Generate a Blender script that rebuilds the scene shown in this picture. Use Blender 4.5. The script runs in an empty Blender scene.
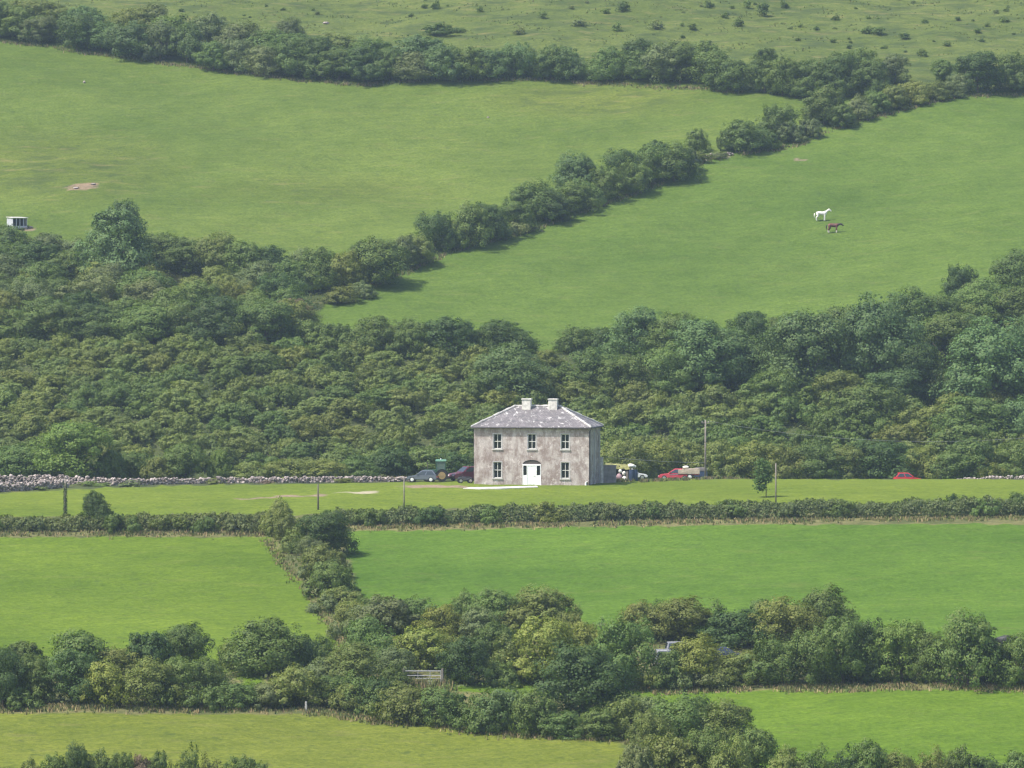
import bpy, bmesh, math, random
import numpy as np
from mathutils import Vector, Matrix, noise as mnoise

random.seed(11)
RNG = np.random.default_rng(11)
S = bpy.context.scene
COL = S.collection
R = math.radians

# ------------------------------------------------------------------ camera model
HC, PITCH, F = 23.0, R(-1.12), 5400.0
CP, SP = math.cos(PITCH), math.sin(PITCH)

def project(x, y, z):
    dz = z - HC
    zc = y * CP + dz * SP
    yc = -y * SP + dz * CP
    return 512 + F * x / zc, 384 - F * yc / zc

# ------------------------------------------------------------------ terrain
_KY = [-160, -40, 0, 40, 150, 300, 400, 425, 450, 462, 482, 510, 547, 556, 575, 600, 620, 627, 634, 642, 698, 758, 842, 902, 960, 1010, 1100, 1800]
_KZ = [23, 22, 21.2, 13, -3, -15.3, -17.0, -15.5, -13.1, -11.8, -9.8, -7.3, -3.1, -1.9, -0.65, 0.0, 0.0, -0.4, -1.35, -0.95, 14.4, 29.5, 52.5, 69.3, 85, 94, 100, 102]
_ty = np.arange(-160, 1800.1, 0.5)
_tz = np.interp(_ty, _KY, _KZ)
_k = np.exp(-0.5 * (np.arange(-12, 13) * 0.5 / 2.2) ** 2); _k /= _k.sum()
_tz = np.convolve(np.pad(_tz, 12, mode='edge'), _k, mode='valid')

def smooth(a, b, t):
    t = np.clip((t - a) / (b - a), 0, 1)
    return t * t * (3 - 2 * t)

def terrain(x, y):
    x = np.asarray(x, float); y = np.asarray(y, float)
    z = np.interp(y, _ty, _tz)
    n = (0.45 * np.sin(x * 0.045 + y * 0.021 + 0.7) + 0.3 * np.sin(x * 0.083 - y * 0.051 + 2.1) + 0.16 * np.sin(x * 0.19 + y * 0.13)
         + 0.10 * np.sin(x * 0.41 - y * 0.29 + 1.0))
    amp = smooth(640, 720, y) * 1.15 + (1 - smooth(470, 545, y)) * 0.75 + 0.05
    return z + n * amp

_T = np.arange(395, 1300, 0.4)
def G(u, v):
    """ground point seen at a pixel of the photograph"""
    a, b = (u - 512) / F, (384 - v) / F
    d = np.array([a, CP - b * SP, SP + b * CP])
    t = _T
    P = t[:, None] * d[None, :]
    P[:, 2] += HC
    g = P[:, 2] - terrain(P[:, 0], P[:, 1])
    idx = np.where(g <= 0)[0]
    i = idx[0] if len(idx) else len(t) - 1
    if i == 0: i = 1
    w = g[i - 1] / max(1e-6, (g[i - 1] - g[i])) if len(idx) else 1
    p = P[i - 1] * (1 - w) + P[i] * w
    return Vector((float(p[0]), float(p[1]), float(terrain(p[0], p[1]))))

def GD(u, D):
    """ground point at a given distance along the column of a pixel"""
    x = (u - 512) / F * D
    return Vector((x, D, float(terrain(x, D))))

# ------------------------------------------------------------------ object helpers
def link(o, parent=None):
    COL.objects.link(o)
    if parent is not None: o.parent = parent
    return o

def tag(o, label=None, cat=None, group=None, kind=None):
    if label: o['label'] = label
    if cat: o['category'] = cat
    if group: o['group'] = group
    if kind: o['kind'] = kind
    return o

def empty(name, loc, rz=0.0, label=None, cat=None, group=None, s=1.0):
    o = bpy.data.objects.new(name, None)
    o.location = loc; o.rotation_euler = (0, 0, rz); o.scale = (s, s, s)
    o.empty_display_size = 0.3
    link(o)
    return tag(o, label, cat, group)

class MB:
    def __init__(self): self.v = []; self.f = []
    def add(self, vs, fs):
        n = len(self.v); self.v += [tuple(p) for p in vs]; self.f += [tuple(n + i for i in q) for q in fs]; return self
    def box(self, x0, x1, y0, y1, z0, z1):
        vs = [(x0,y0,z0),(x1,y0,z0),(x1,y1,z0),(x0,y1,z0),(x0,y0,z1),(x1,y0,z1),(x1,y1,z1),(x0,y1,z1)]
        return self.add(vs, [(0,3,2,1),(4,5,6,7),(0,1,5,4),(1,2,6,5),(2,3,7,6),(3,0,4,7)])
    def frustum(self, lo, hi, z0, z1):
        (a0,a1,b0,b1),(c0,c1,d0,d1) = lo, hi
        vs = [(a0,b0,z0),(a1,b0,z0),(a1,b1,z0),(a0,b1,z0),(c0,d0,z1),(c1,d0,z1),(c1,d1,z1),(c0,d1,z1)]
        return self.add(vs, [(0,3,2,1),(4,5,6,7),(0,1,5,4),(1,2,6,5),(2,3,7,6),(3,0,4,7)])
    def quad(self, a, b, c, d): return self.add([a, b, c, d], [(0,1,2,3)])
    def tube(self, pts, rad, n=8, cap=True):
        pts = [Vector(p) for p in pts]
        rs = rad if isinstance(rad, (list, tuple)) else [rad] * len(pts)
        base = len(self.v); rings = []
        for i, p in enumerate(pts):
            d = (pts[min(i+1, len(pts)-1)] - pts[max(i-1, 0)]).normalized()
            a = Vector((0,0,1)) if abs(d.z) < 0.9 else Vector((1,0,0))
            e1 = d.cross(a).normalized(); e2 = d.cross(e1).normalized()
            rings.append([p + (e1 * math.cos(k*2*math.pi/n) + e2 * math.sin(k*2*math.pi/n)) * rs[i] for k in range(n)])
        vs = [q for r in rings for q in r]; fs = []
        for i in range(len(pts)-1):
            for k in range(n):
                fs.append((i*n+k, i*n+(k+1)%n, (i+1)*n+(k+1)%n, (i+1)*n+k))
        if cap: fs.append(tuple(range(n-1,-1,-1))); fs.append(tuple((len(pts)-1)*n+k for k in range(n)))
        return self.add(vs, fs)
    def prism_y(self, prof, y0, y1):
        """a side profile of (x, z) points, carried from y0 to y1"""
        n = len(prof)
        vs = [(x, y0, z) for x, z in prof] + [(x, y1, z) for x, z in prof]
        fs = [tuple(range(n)), tuple(range(2*n-1, n-1, -1))] + [(i, i+n, (i+1)%n+n, (i+1)%n) for i in range(n)]
        return self.add(vs, fs)
    def disc_y(self, cx, cz, r, y0, y1, n=20, r2=None):
        r2 = r if r2 is None else r2
        vs = [(cx+r*math.cos(2*math.pi*k/n), y0, cz+r*math.sin(2*math.pi*k/n)) for k in range(n)] + \
             [(cx+r2*math.cos(2*math.pi*k/n), y1, cz+r2*math.sin(2*math.pi*k/n)) for k in range(n)]
        fs = [tuple(range(n)), tuple(range(2*n-1, n-1, -1))] + [(k, k+n, (k+1)%n+n, (k+1)%n) for k in range(n)]
        return self.add(vs, fs)
    def blob(self, c, r, seed=0, sub=1, amt=0.25):
        bm = bmesh.new(); bmesh.ops.create_icosphere(bm, subdivisions=sub, radius=1)
        rr = random.Random(seed); off = Vector((rr.random()*50, rr.random()*50, rr.random()*50))
        rz = rr.random()*6.28; ca, sa = math.cos(rz), math.sin(rz)
        vs = []
        for v in bm.verts:
            k = 1 + amt * 2 * mnoise.noise(v.co * 1.1 + off)
            p = Vector((v.co.x*r[0]*k, v.co.y*r[1]*k, v.co.z*r[2]*k))
            vs.append((c[0]+p.x*ca-p.y*sa, c[1]+p.x*sa+p.y*ca, c[2]+p.z))
        fs = [tuple(v.index for v in f.verts) for f in bm.faces]; bm.free()
        return self.add(vs, fs)
    def build(self, name, mat, parent=None, bevel=0, smooth=False, fix=True):
        me = bpy.data.meshes.new(name); me.from_pydata(self.v, [], self.f)
        if fix or bevel:
            bm = bmesh.new(); bm.from_mesh(me)
            bmesh.ops.recalc_face_normals(bm, faces=bm.faces)
            if bevel:
                bmesh.ops.bevel(bm, geom=[e for e in bm.edges if len(e.link_faces) == 2 and e.calc_face_angle(0) > 0.5], offset=bevel, segments=2, affect='EDGES', clamp_overlap=True)
            bm.to_mesh(me); bm.free()
        if smooth: me.polygons.foreach_set('use_smooth', [True]*len(me.polygons))
        me.materials.append(mat)
        o = bpy.data.objects.new(name, me)
        return link(o, parent)

def quads_mesh(name, V, mat):
    """V: (N,4,3) array of separate quads"""
    n = len(V)
    me = bpy.data.meshes.new(name)
    me.vertices.add(n*4); me.vertices.foreach_set('co', V.reshape(-1).astype(np.float32))
    me.loops.add(n*4); me.loops.foreach_set('vertex_index', np.arange(n*4, dtype=np.int32))
    me.polygons.add(n); me.polygons.foreach_set('loop_start', np.arange(0, n*4, 4, dtype=np.int32))
    me.polygons.foreach_set('loop_total', np.full(n, 4, dtype=np.int32))
    me.update(calc_edges=True)
    me.materials.append(mat)
    return me

# ------------------------------------------------------------------ materials
class NT:
    def __init__(self, name):
        self.m = bpy.data.materials.new(name); self.m.use_nodes = True
        self.t = self.m.node_tree; self.t.nodes.clear()
        self.out = self.n('ShaderNodeOutputMaterial')
    def n(self, typ, **kw):
        nd = self.t.nodes.new(typ)
        for k, v in kw.items():
            if k in nd.inputs.keys() if isinstance(k, str) else False: nd.inputs[k].default_value = v
            else: setattr(nd, k, v)
        return nd
    def l(self, a, b): self.t.links.new(a, b)
    def noise(self, vec, scale, detail=4, rough=0.55):
        nd = self.n('ShaderNodeTexNoise'); nd.inputs['Scale'].default_value = scale
        nd.inputs['Detail'].default_value = detail; nd.inputs['Roughness'].default_value = rough
        if vec is not None: self.l(vec, nd.inputs['Vector'])
        return nd.outputs['Fac']
    def ramp(self, fac, a, b, ca=(0,0,0,1), cb=(1,1,1,1)):
        nd = self.n('ShaderNodeValToRGB'); e = nd.color_ramp.elements
        e[0].position = a; e[1].position = b; e[0].color = ca; e[1].color = cb
        self.l(fac, nd.inputs['Fac']); return nd.outputs['Color']
    def mapr(self, fac, a, b, c, d):
        nd = self.n('ShaderNodeMapRange')
        for i, v in zip((1,2,3,4), (a,b,c,d)): nd.inputs[i].default_value = v
        self.l(fac, nd.inputs[0]); return nd.outputs[0]
    def mix(self, fac, a, b, mode='MIX'):
        nd = self.n('ShaderNodeMix'); nd.data_type = 'RGBA'; nd.blend_type = mode
        for s, val in ((nd.inputs[0], fac), (nd.inputs[6], a), (nd.inputs[7], b)):
            if hasattr(val, 'is_linked'): self.l(val, s)
            elif isinstance(val, (int, float)): s.default_value = val
            else: s.default_value = (*val[:3], 1)
        return nd.outputs[2]
    def math(self, op, a, b):
        nd = self.n('ShaderNodeMath'); nd.operation = op
        for s, val in zip(nd.inputs, (a, b)):
            if hasattr(val, 'is_linked'): self.l(val, s)
            else: s.default_value = val
        return nd.outputs[0]
    def principled(self, col, rough=0.8, metal=0.0, spec=0.3, bump=None, bs=0.5, bd=0.05):
        p = self.n('ShaderNodeBsdfPrincipled')
        if hasattr(col, 'is_linked'): self.l(col, p.inputs['Base Color'])
        else: p.inputs['Base Color'].default_value = (*col[:3], 1)
        p.inputs['Roughness'].default_value = rough; p.inputs['Metallic'].default_value = metal
        p.inputs['Specular IOR Level'].default_value = spec
        if bump is not None:
            b = self.n('ShaderNodeBump'); b.inputs['Strength'].default_value = bs; b.inputs['Distance'].default_value = bd
            self.l(bump, b.inputs['Height']); self.l(b.outputs[0], p.inputs['Normal'])
        self.l(p.outputs[0], self.out.inputs['Surface'])
        return p
    def pos(self): return self.n('ShaderNodeTexCoord').outputs['Object']
    def scaled(self, vec, s):
        m = self.n('ShaderNodeMapping'); m.inputs['Scale'].default_value = s
        self.l(vec, m.inputs['Vector']); return m.outputs[0]

def plain(name, col, rough=0.6, metal=0.0, spec=0.4, var=0.15, scale=6.0):
    t = NT(name)
    n = t.noise(t.pos(), scale, 5)
    c = t.mix(t.mapr(n, 0.3, 0.7, 0, 1), tuple(k*(1-var) for k in col), tuple(min(1, k*(1+var)) for k in col))
    t.principled(c, rough, metal, spec)
    return t.m

def foliage_mat(name, transl=0.30):
    t = NT(name)
    oi = t.n('ShaderNodeObjectInfo'); ge = t.n('ShaderNodeNewGeometry')
    rnd = ge.outputs['Random Per Island']
    hs = t.n('ShaderNodeHueSaturation')
    t.l(oi.outputs['Color'], hs.inputs['Color'])
    t.l(t.mapr(rnd, 0, 1, 0.482, 0.515), hs.inputs['Hue'])
    wn = t.n('ShaderNodeTexWhiteNoise'); wn.noise_dimensions = '1D'; t.l(rnd, wn.inputs['W'])
    t.l(t.mapr(wn.outputs['Value'], 0, 1, 0.86, 1.14), hs.inputs['Value'])
    # leaf colour drifts in patches through a crown, as mixed species and new growth do
    n = t.noise(ge.outputs['Position'], 0.55, 3)
    c = t.mix(t.mapr(n, 0.38, 0.66, 0, 0.55), hs.outputs['Color'], (1.20, 1.17, 0.95), 'MULTIPLY')
    p = t.n('ShaderNodeBsdfPrincipled'); p.inputs['Roughness'].default_value = 0.62
    p.inputs['Specular IOR Level'].default_value = 0.25
    t.l(c, p.inputs['Base Color'])
    tr = t.n('ShaderNodeBsdfTranslucent'); t.l(t.mix(1.0, c, (1.4, 1.5, 0.8), 'MULTIPLY'), tr.inputs['Color'])
    ms = t.n('ShaderNodeMixShader'); ms.inputs[0].default_value = transl
    t.l(p.outputs[0], ms.inputs[1]); t.l(tr.outputs[0], ms.inputs[2]); t.l(ms.outputs[0], t.out.inputs['Surface'])
    return t.m

M = {}
M['leaf'] = foliage_mat('leaf')
M['bark'] = plain('bark', (0.11, 0.085, 0.065), 0.9, scale=3)
M['twig'] = plain('twig', (0.09, 0.075, 0.06), 0.9)

def ground_mat():
    t = NT('pasture_ground')
    at = t.n('ShaderNodeVertexColor'); at.layer_name = 'field'
    P = t.pos()
    big = t.noise(t.scaled(P, (0.6, 1, 1)), 0.045, 4)
    mid = t.noise(P, 0.30, 5, 0.6)
    fine = t.noise(P, 2.2, 6, 0.7)
    speck = t.noise(P, 0.9, 3, 0.6)
    rough = at.outputs['Alpha']
    c = t.mix(1.0, at.outputs['Color'], t.ramp(big, 0.3, 0.72, (0.80, 0.84, 0.78, 1), (1.22, 1.14, 1.18, 1)), 'MULTIPLY')
    c = t.mix(1.0, c, t.ramp(mid, 0.3, 0.7, (0.86, 0.89, 0.86, 1), (1.15, 1.11, 1.12, 1)), 'MULTIPLY')
    c = t.mix(1.0, c, t.ramp(fine, 0.28, 0.72, (0.62, 0.67, 0.62, 1), (1.40, 1.34, 1.38, 1)), 'MULTIPLY')
    # dung-fed and rushy tufts: darker, bluer grass; dry stalks: straw
    dark = t.math('MULTIPLY', t.mapr(speck, 0.60, 0.70, 0, 1), t.mapr(rough, 0, 1, 0.30, 0.75))
    c = t.mix(dark, c, (0.035, 0.062, 0.02))
    scrub = t.math('MULTIPLY', t.mapr(t.noise(t.scaled(P, (0.6, 1, 1)), 0.26, 5, 0.65), 0.48, 0.62, 0, 1), t.mapr(rough, 0.5, 1, 0, 0.75))
    c = t.mix(scrub, c, (0.040, 0.060, 0.020))
    straw = t.math('MULTIPLY', t.mapr(t.noise(t.scaled(P, (0.35, 1, 1)), 0.55, 5, 0.65), 0.56, 0.72, 0, 1), t.mapr(rough, 0, 1, 0.12, 0.7))
    c = t.mix(straw, c, (0.17, 0.155, 0.06))
    # faint swaths left by the mower, a couple of metres apart
    wv = t.n('ShaderNodeTexWave'); wv.inputs['Scale'].default_value = 0.16; wv.inputs['Distortion'].default_value = 2.2; wv.inputs['Detail'].default_value = 2; wv.inputs['Detail Scale'].default_value = 0.6
    mp = t.n('ShaderNodeMapping'); mp.inputs['Rotation'].default_value = (0, 0, 1.25); t.l(P, mp.inputs['Vector']); t.l(mp.outputs[0], wv.inputs['Vector'])
    c = t.mix(1.0, c, t.ramp(wv.outputs['Fac'], 0.2, 0.8, (0.965, 0.975, 0.965, 1), (1.035, 1.025, 1.03, 1)), 'MULTIPLY')
    h = t.math('ADD', t.math('MULTIPLY', fine, 0.6), t.math('MULTIPLY', mid, 1.0))
    t.principled(c, 0.95, 0, 0.08, bump=h, bs=0.6, bd=0.4)
    return t.m
M['ground'] = ground_mat()

def tuft_mat():
    t = NT('dry_grass')
    at = t.n('ShaderNodeVertexColor'); at.layer_name = 'field'
    ge = t.n('ShaderNodeNewGeometry')
    wn = t.n('ShaderNodeTexWhiteNoise'); wn.noise_dimensions = '1D'; t.l(ge.outputs['Random Per Island'], wn.inputs['W'])
    hs = t.n('ShaderNodeHueSaturation'); t.l(at.outputs['Color'], hs.inputs['Color'])
    t.l(t.mapr(wn.outputs['Value'], 0, 1, 0.6, 1.4), hs.inputs['Value'])
    t.principled(hs.outputs['Color'], 0.9, 0, 0.1)
    return t.m
M['tuft'] = tuft_mat()

def stone_mat(name, a, b):
    t = NT(name)
    ge = t.n('ShaderNodeNewGeometry')
    wn = t.n('ShaderNodeTexWhiteNoise'); wn.noise_dimensions = '1D'; t.l(ge.outputs['Random Per Island'], wn.inputs['W'])
    c = t.mix(wn.outputs['Value'], a, b)
    n = t.noise(t.pos(), 5, 6, 0.7)
    c = t.mix(1.0, c, t.ramp(n, 0.3, 0.7, (0.65, 0.65, 0.62, 1), (1.25, 1.22, 1.2, 1)), 'MULTIPLY')
    t.principled(c, 0.95, 0, 0.1, bump=n, bs=0.6, bd=0.04)
    return t.m
M['stone'] = stone_mat('limestone', (0.16, 0.135, 0.125), (0.44, 0.385, 0.365))

def render_mat():
    """old lime render: grey, brown damp streaks running down, pale patches"""
    t = NT('weathered_render')
    P = t.pos()
    st = t.noise(t.scaled(P, (2.6, 2.6, 0.45)), 1.0, 9, 0.75)
    pt = t.noise(t.scaled(P, (1, 1, .7)), 0.8, 8, 0.72)
    fn = t.noise(P, 7, 6, 0.7)
    c = t.mix(t.mapr(pt, 0.43, 0.57, 0, 1), (0.29, 0.232, 0.212), (0.50, 0.445, 0.42))
    c = t.mix(t.math('MULTIPLY', t.mapr(st, 0.46, 0.66, 0, 1), 0.7), c, (0.245, 0.18, 0.155))
    c = t.mix(t.mapr(t.noise(P, 1.3, 6, 0.75), 0.54, 0.64, 0, 0.85), c, (0.66, 0.59, 0.56))
    c = t.mix(1.0, c, t.ramp(fn, 0.3, 0.7, (0.8, 0.8, 0.8, 1), (1.15, 1.15, 1.15, 1)), 'MULTIPLY')
    t.principled(c, 0.95, 0, 0.1, bump=fn, bs=0.4, bd=0.03)
    return t.m
M['render'] = render_mat()

def slate_mat():
    t = NT('slate')
    P = t.pos()
    br = t.n('ShaderNodeTexBrick'); br.inputs['Scale'].default_value = 1.0
    br.inputs['Brick Width'].default_value = 0.35; br.inputs['Row Height'].default_value = 0.28
    br.inputs['Mortar Size'].default_value = 0.012
    br.inputs['Color1'].default_value = (0.118, 0.112, 0.115, 1); br.inputs['Color2'].default_value = (0.178, 0.167, 0.170, 1); br.inputs['Mortar'].default_value = (0.05, 0.045, 0.05, 1)
    t.l(t.scaled(P, (1, 1.12, 1)), br.inputs['Vector'])
    n = t.noise(P, 0.8, 6, 0.7)
    c = t.mix(1.0, br.outputs['Color'], t.ramp(n, 0.3, 0.7, (0.75, 0.75, 0.75, 1), (1.3, 1.25, 1.25, 1)), 'MULTIPLY')
    li = t.mapr(t.noise(t.scaled(P, (1.3, 1, 1)), 1.7, 5, 0.8), 0.565, 0.64, 0, 0.85)       # lichen and bird lime
    c = t.mix(li, c, (0.62, 0.60, 0.58))
    t.principled(c, 0.7, 0, 0.3, bump=br.outputs['Fac'], bs=0.4, bd=0.02)
    return t.m
M['slate'] = slate_mat()
M['ridge'] = plain('limed_ridge_tile', (0.46, 0.44, 0.42), 0.9, var=0.35, scale=3)
M['chimney'] = plain('pale_chimney_render', (0.62, 0.59, 0.54), 0.95, var=0.3, scale=3)
M['white'] = plain('white_paint', (0.86, 0.86, 0.85), 0.45, var=0.05)
M['framepaint'] = plain('worn_cream_window_paint', (0.60, 0.585, 0.55), 0.6)
M['sill'] = plain('pale_stone_sill', (0.48, 0.46, 0.43), 0.9)
M['glass'] = plain('dark_window_glass', (0.012, 0.015, 0.014), 0.12, spec=0.35)
M['recess'] = plain('dark_timber', (0.07, 0.055, 0.045), 0.8)
M['pipe'] = plain('dark_cast_iron', (0.06, 0.055, 0.06), 0.6)
M['palepipe'] = plain('pale_pipe', (0.42, 0.40, 0.40), 0.7)
M['concrete'] = plain('pale_concrete', (0.55, 0.53, 0.49), 0.95, var=0.2, scale=2)
M['block'] = plain('grey_blockwork', (0.26, 0.24, 0.235), 0.95, var=0.25, scale=2)
M['wood'] = plain('weathered_pole_wood', (0.20, 0.175, 0.15), 0.9, var=0.25, scale=4)
M['darkwood'] = plain('dark_post_wood', (0.10, 0.085, 0.07), 0.9)
M['plank'] = plain('sawn_plank', (0.46, 0.38, 0.29), 0.85, var=0.25, scale=4)
M['tyre'] = plain('tyre_rubber', (0.022, 0.022, 0.023), 0.9)
M['rim'] = plain('steel_rim', (0.45, 0.45, 0.46), 0.35, metal=0.7)
M['hubcap'] = plain('white_wheel_trim', (0.68, 0.68, 0.67), 0.5)
M['yellowrim'] = plain('yellow_tractor_rim', (0.30, 0.22, 0.10), 0.7)
M['greenpaint'] = plain('green_tractor_paint', (0.035, 0.10, 0.06), 0.6)
M['cabgreen'] = plain('pale_green_cab_roof', (0.20, 0.40, 0.29), 0.6)
M['greybonnet'] = plain('dull_metal', (0.20, 0.18, 0.17), 0.6)
M['carglass'] = plain('tinted_car_glass', (0.03, 0.04, 0.045), 0.05, spec=0.8)
M['lamp'] = plain('lamp_glass', (0.75, 0.75, 0.72), 0.15)
M['redlamp'] = plain('red_lamp_glass', (0.5, 0.02, 0.02), 0.2)
M['black'] = plain('black_plastic', (0.02, 0.02, 0.022), 0.6)
def paint(name, col): return plain(name, col, 0.25, spec=0.6, var=0.06)
M['galv'] = plain('galvanised_steel', (0.42, 0.42, 0.43), 0.45, metal=0.3)
M['tin'] = plain('pale_sheet_metal', (0.42, 0.43, 0.46), 0.5)
M['shade'] = plain('painted_shed_shade', (0.03, 0.035, 0.045), 0.9)
M['tarp'] = plain('yellow_green_tarpaulin', (0.20, 0.20, 0.07), 0.9, var=0.5, scale=2.2)
M['sack'] = plain('white_sacking', (0.78, 0.76, 0.68), 0.8, var=0.12)
M['bluebarrel'] = plain('dark_blue_plastic', (0.03, 0.05, 0.10), 0.45)
M['pinkbag'] = plain('faded_pink_plastic', (0.30, 0.19, 0.21), 0.7)
M['wire'] = plain('cable', (0.30, 0.30, 0.30), 0.6)

# ------------------------------------------------------------------ field layout (outlines on the ground)
def inside(poly, U, V):
    r = np.zeros(U.shape, bool); n = len(poly); j = n - 1
    for i in range(n):
        (xi, yi), (xj, yj) = poly[i], poly[j]
        c = ((yi > V) != (yj > V)) & (U < (xj - xi) * (V - yi) / (yj - yi + 1e-9) + xi)
        r ^= c; j = i
    return r

TOPH = [(-900, 0), (-20, 34), (60, 46), (150, 57), (250, 71), (350, 80), (430, 78), (500, 76), (560, 76), (650, 79), (745, 88), (800, 94), (870, 96), (955, 92), (1040, 88), (1900, 60)]
DIAG = [(960, 94), (915, 104), (868, 115), (841, 126), (777, 147), (727, 152), (690, 165), (650, 185), (590, 204), (520, 230), (440, 253), (380, 282), (330, 300)]
C_ROUGH = (0.080, 0.108, 0.026, 1.0)
C_UPPER = (0.079, 0.119, 0.021, 0.25)
C_HORSE = (0.073, 0.12, 0.02, 0.12)
C_WOOD = (0.060, 0.075, 0.030, 1.0)
C_LAWN = (0.11, 0.154, 0.018, 0.12)
C_LEFT = (0.092, 0.145, 0.014, 0.16)
C_RIGHT = (0.069, 0.13, 0.015, 0.16)
C_BANK = (0.13, 0.13, 0.055, 0.9)
C_LOWR = (0.079, 0.138, 0.013, 0.12)
C_LOWL = (0.114, 0.142, 0.02, 0.4)
C_EARTH = (0.2, 0.16, 0.11, 0.3)
C_STONY = (0.3, 0.28, 0.19, 0.2)
POLYS = [
    (C_UPPER, TOPH + [(1900, 90), (960, 94)] + DIAG[1:] + [(300, 262), (200, 252), (110, 262), (60, 244), (0, 232), (-900, 215)]),
    (C_HORSE, [(1900, 70), (1040, 86)] + DIAG + [(300, 325), (350, 348), (430, 354), (500, 350), (560, 352), (640, 352), (700, 350), (800, 345), (860, 330), (930, 310), (1000, 285), (1900, 180)]),
    (C_WOOD, [(-900, 222), (0, 236), (60, 248), (110, 268), (200, 260), (300, 266), (330, 300), (300, 325), (350, 350), (430, 356), (500, 352), (560, 354), (640, 354), (700, 352), (800, 347), (860, 332), (930, 312), (1000, 290), (1900, 190), (1900, 480.6), (700, 480.6), (610, 481.5), (470, 483), (420, 482), (200, 485), (100, 488), (-900, 494)]),
    (C_LAWN, [(-900, 494), (0, 494), (100, 488), (200, 485), (420, 482), (610, 480.2), (700, 479), (1900, 479), (1900, 508), (1024, 505), (520, 513), (340, 516), (270, 522), (-900, 522)]),
    (C_LEFT, [(-900, 522), (270, 522), (290, 560), (345, 645), (345, 690), (-900, 690)]),
    (C_RIGHT, [(340, 516), (520, 513), (1900, 508), (1900, 655), (650, 650), (560, 640), (360, 620)]),
    (C_BANK, [(-900, 517), (270, 517), (340, 512), (520, 507), (1900, 500), (1900, 521), (700, 525), (480, 529), (340, 532), (270, 537), (-900, 537)]),
    (C_BANK, [(262, 520), (340, 516), (362, 620), (560, 630), (660, 640), (1900, 655), (1900, 688), (620, 690), (560, 690), (345, 690), (345, 645), (285, 560)]),
    (C_BANK, [(-900, 668), (240, 672), (345, 650), (345, 680), (620, 705), (680, 750), (620, 742), (420, 725), (330, 714), (-900, 712)]),
    (C_LOWR, [(620, 690), (1900, 688), (1900, 1200), (640, 1200), (640, 768), (700, 745), (660, 700)]),
    (C_LOWL, [(-900, 712), (330, 714), (420, 725), (620, 742), (640, 768), (640, 1200), (-900, 1200)]),
    (C_LOWR, [(236, 672), (262, 672), (266, 690), (240, 690)]),
    (C_LOWR, [(445, 684), (560, 680), (560, 694), (450, 692)]),
    (C_EARTH, [(64, 187), (80, 184), (100, 183), (96, 188), (70, 191)]),
    (C_STONY, [(330, 493.6), (350, 491.6), (382, 491.2), (375, 493.2)]),
    (C_EARTH, [(235, 498.5), (280, 495.6), (325, 494.4), (322, 496), (280, 497.2), (240, 500)]),
    (C_EARTH, [(395, 486.5), (425, 485), (472, 485.5), (470, 487.5), (430, 487.8)]),
    (C_EARTH, [(796, 159), (806, 159.5), (810, 161.5), (799, 161.5)]),
    (C_STONY, [(698, 157), (725, 154), (735, 156), (705, 161)]),
    (C_EARTH, [(18, 226), (34, 227), (32, 231), (16, 230)]),
]

def lin(a, b, s): return np.arange(a, b, s)
xs = np.concatenate([lin(-900, -160, 40), lin(-160, -105, 4), lin(-105, 105, 0.6), lin(105, 160, 4), np.arange(160, 901, 40)])
ys = np.concatenate([lin(-160, 380, 12), lin(380, 540, 0.8), lin(540, 640, 0.5), lin(640, 930, 0.8), lin(930, 1000, 4), np.arange(1000, 1801, 40)])
X, Y = np.meshgrid(xs, ys)
Z = terrain(X, Y)
# small unevenness of the turf
Z = Z + (0.045 * np.sin(X * 1.7 + 3 * np.sin(Y * 0.21)) * np.sin(Y * 1.3 + 2 * np.sin(X * 0.27)))
nx, ny = len(xs), len(ys)
me = bpy.data.meshes.new('ground')
me.vertices.add(nx * ny); me.vertices.foreach_set('co', np.stack([X, Y, Z], -1).reshape(-1).astype(np.float32))
I = (np.arange(ny - 1)[:, None] * nx + np.arange(nx - 1)[None, :]).reshape(-1)
Q = np.stack([I, I + 1, I + 1 + nx, I + nx], -1).astype(np.int32)
me.loops.add(Q.size); me.loops.foreach_set('vertex_index', Q.reshape(-1))
me.polygons.add(len(Q)); me.polygons.foreach_set('loop_start', np.arange(0, Q.size, 4, dtype=np.int32)); me.polygons.foreach_set('loop_total', np.full(len(Q), 4, dtype=np.int32))
me.update(calc_edges=True)
me.polygons.foreach_set('use_smooth', np.ones(len(Q), dtype=bool))
Ysafe = np.maximum(Y, 30)
U, V = project(X, Ysafe, terrain(X, Ysafe))
wob = lambda s: s * (np.sin(X * 0.9 + Y * 0.3) + np.sin(X * 0.37 - Y * 0.8 + 1) + np.sin(X * 2.1 + 2))
Uw, Vw = U + wob(0.9), V + wob(0.35)
colr = np.zeros((ny, nx, 4), np.float32); colr[:] = C_ROUGH
for c, poly in POLYS:
    colr[inside(poly, Uw, Vw)] = c
colr[Y < 400] = C_LOWL
# the rushy ground in the upper field's left corner and along its upper edge
rr = np.clip(1 - ((U - 60) / 150) ** 2 - ((V - 165) / 45) ** 2, 0, 1) + np.clip(1 - ((U - 590) / 130) ** 2 - ((V - 100) / 22) ** 2, 0, 1) + np.clip(1 - ((U - 330) / 150) ** 2 - ((V - 190) / 18) ** 2, 0, 1) * 0.6
m = inside(POLYS[0][1], Uw, Vw)
colr[..., 3] = np.where(m, np.clip(colr[..., 3] + rr * 0.7, 0, 1), colr[..., 3])
colr[..., 0] = np.where(m, colr[..., 0] * (1 + 0.12 * np.clip(rr, 0, 1)), colr[..., 0])
ca = me.color_attributes.new('field', 'FLOAT_COLOR', 'POINT')
ca.data.foreach_set('color', colr.reshape(-1))
me.materials.append(M['ground'])
ground = link(bpy.data.objects.new('ground', me)); ground['kind'] = 'structure'

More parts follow.
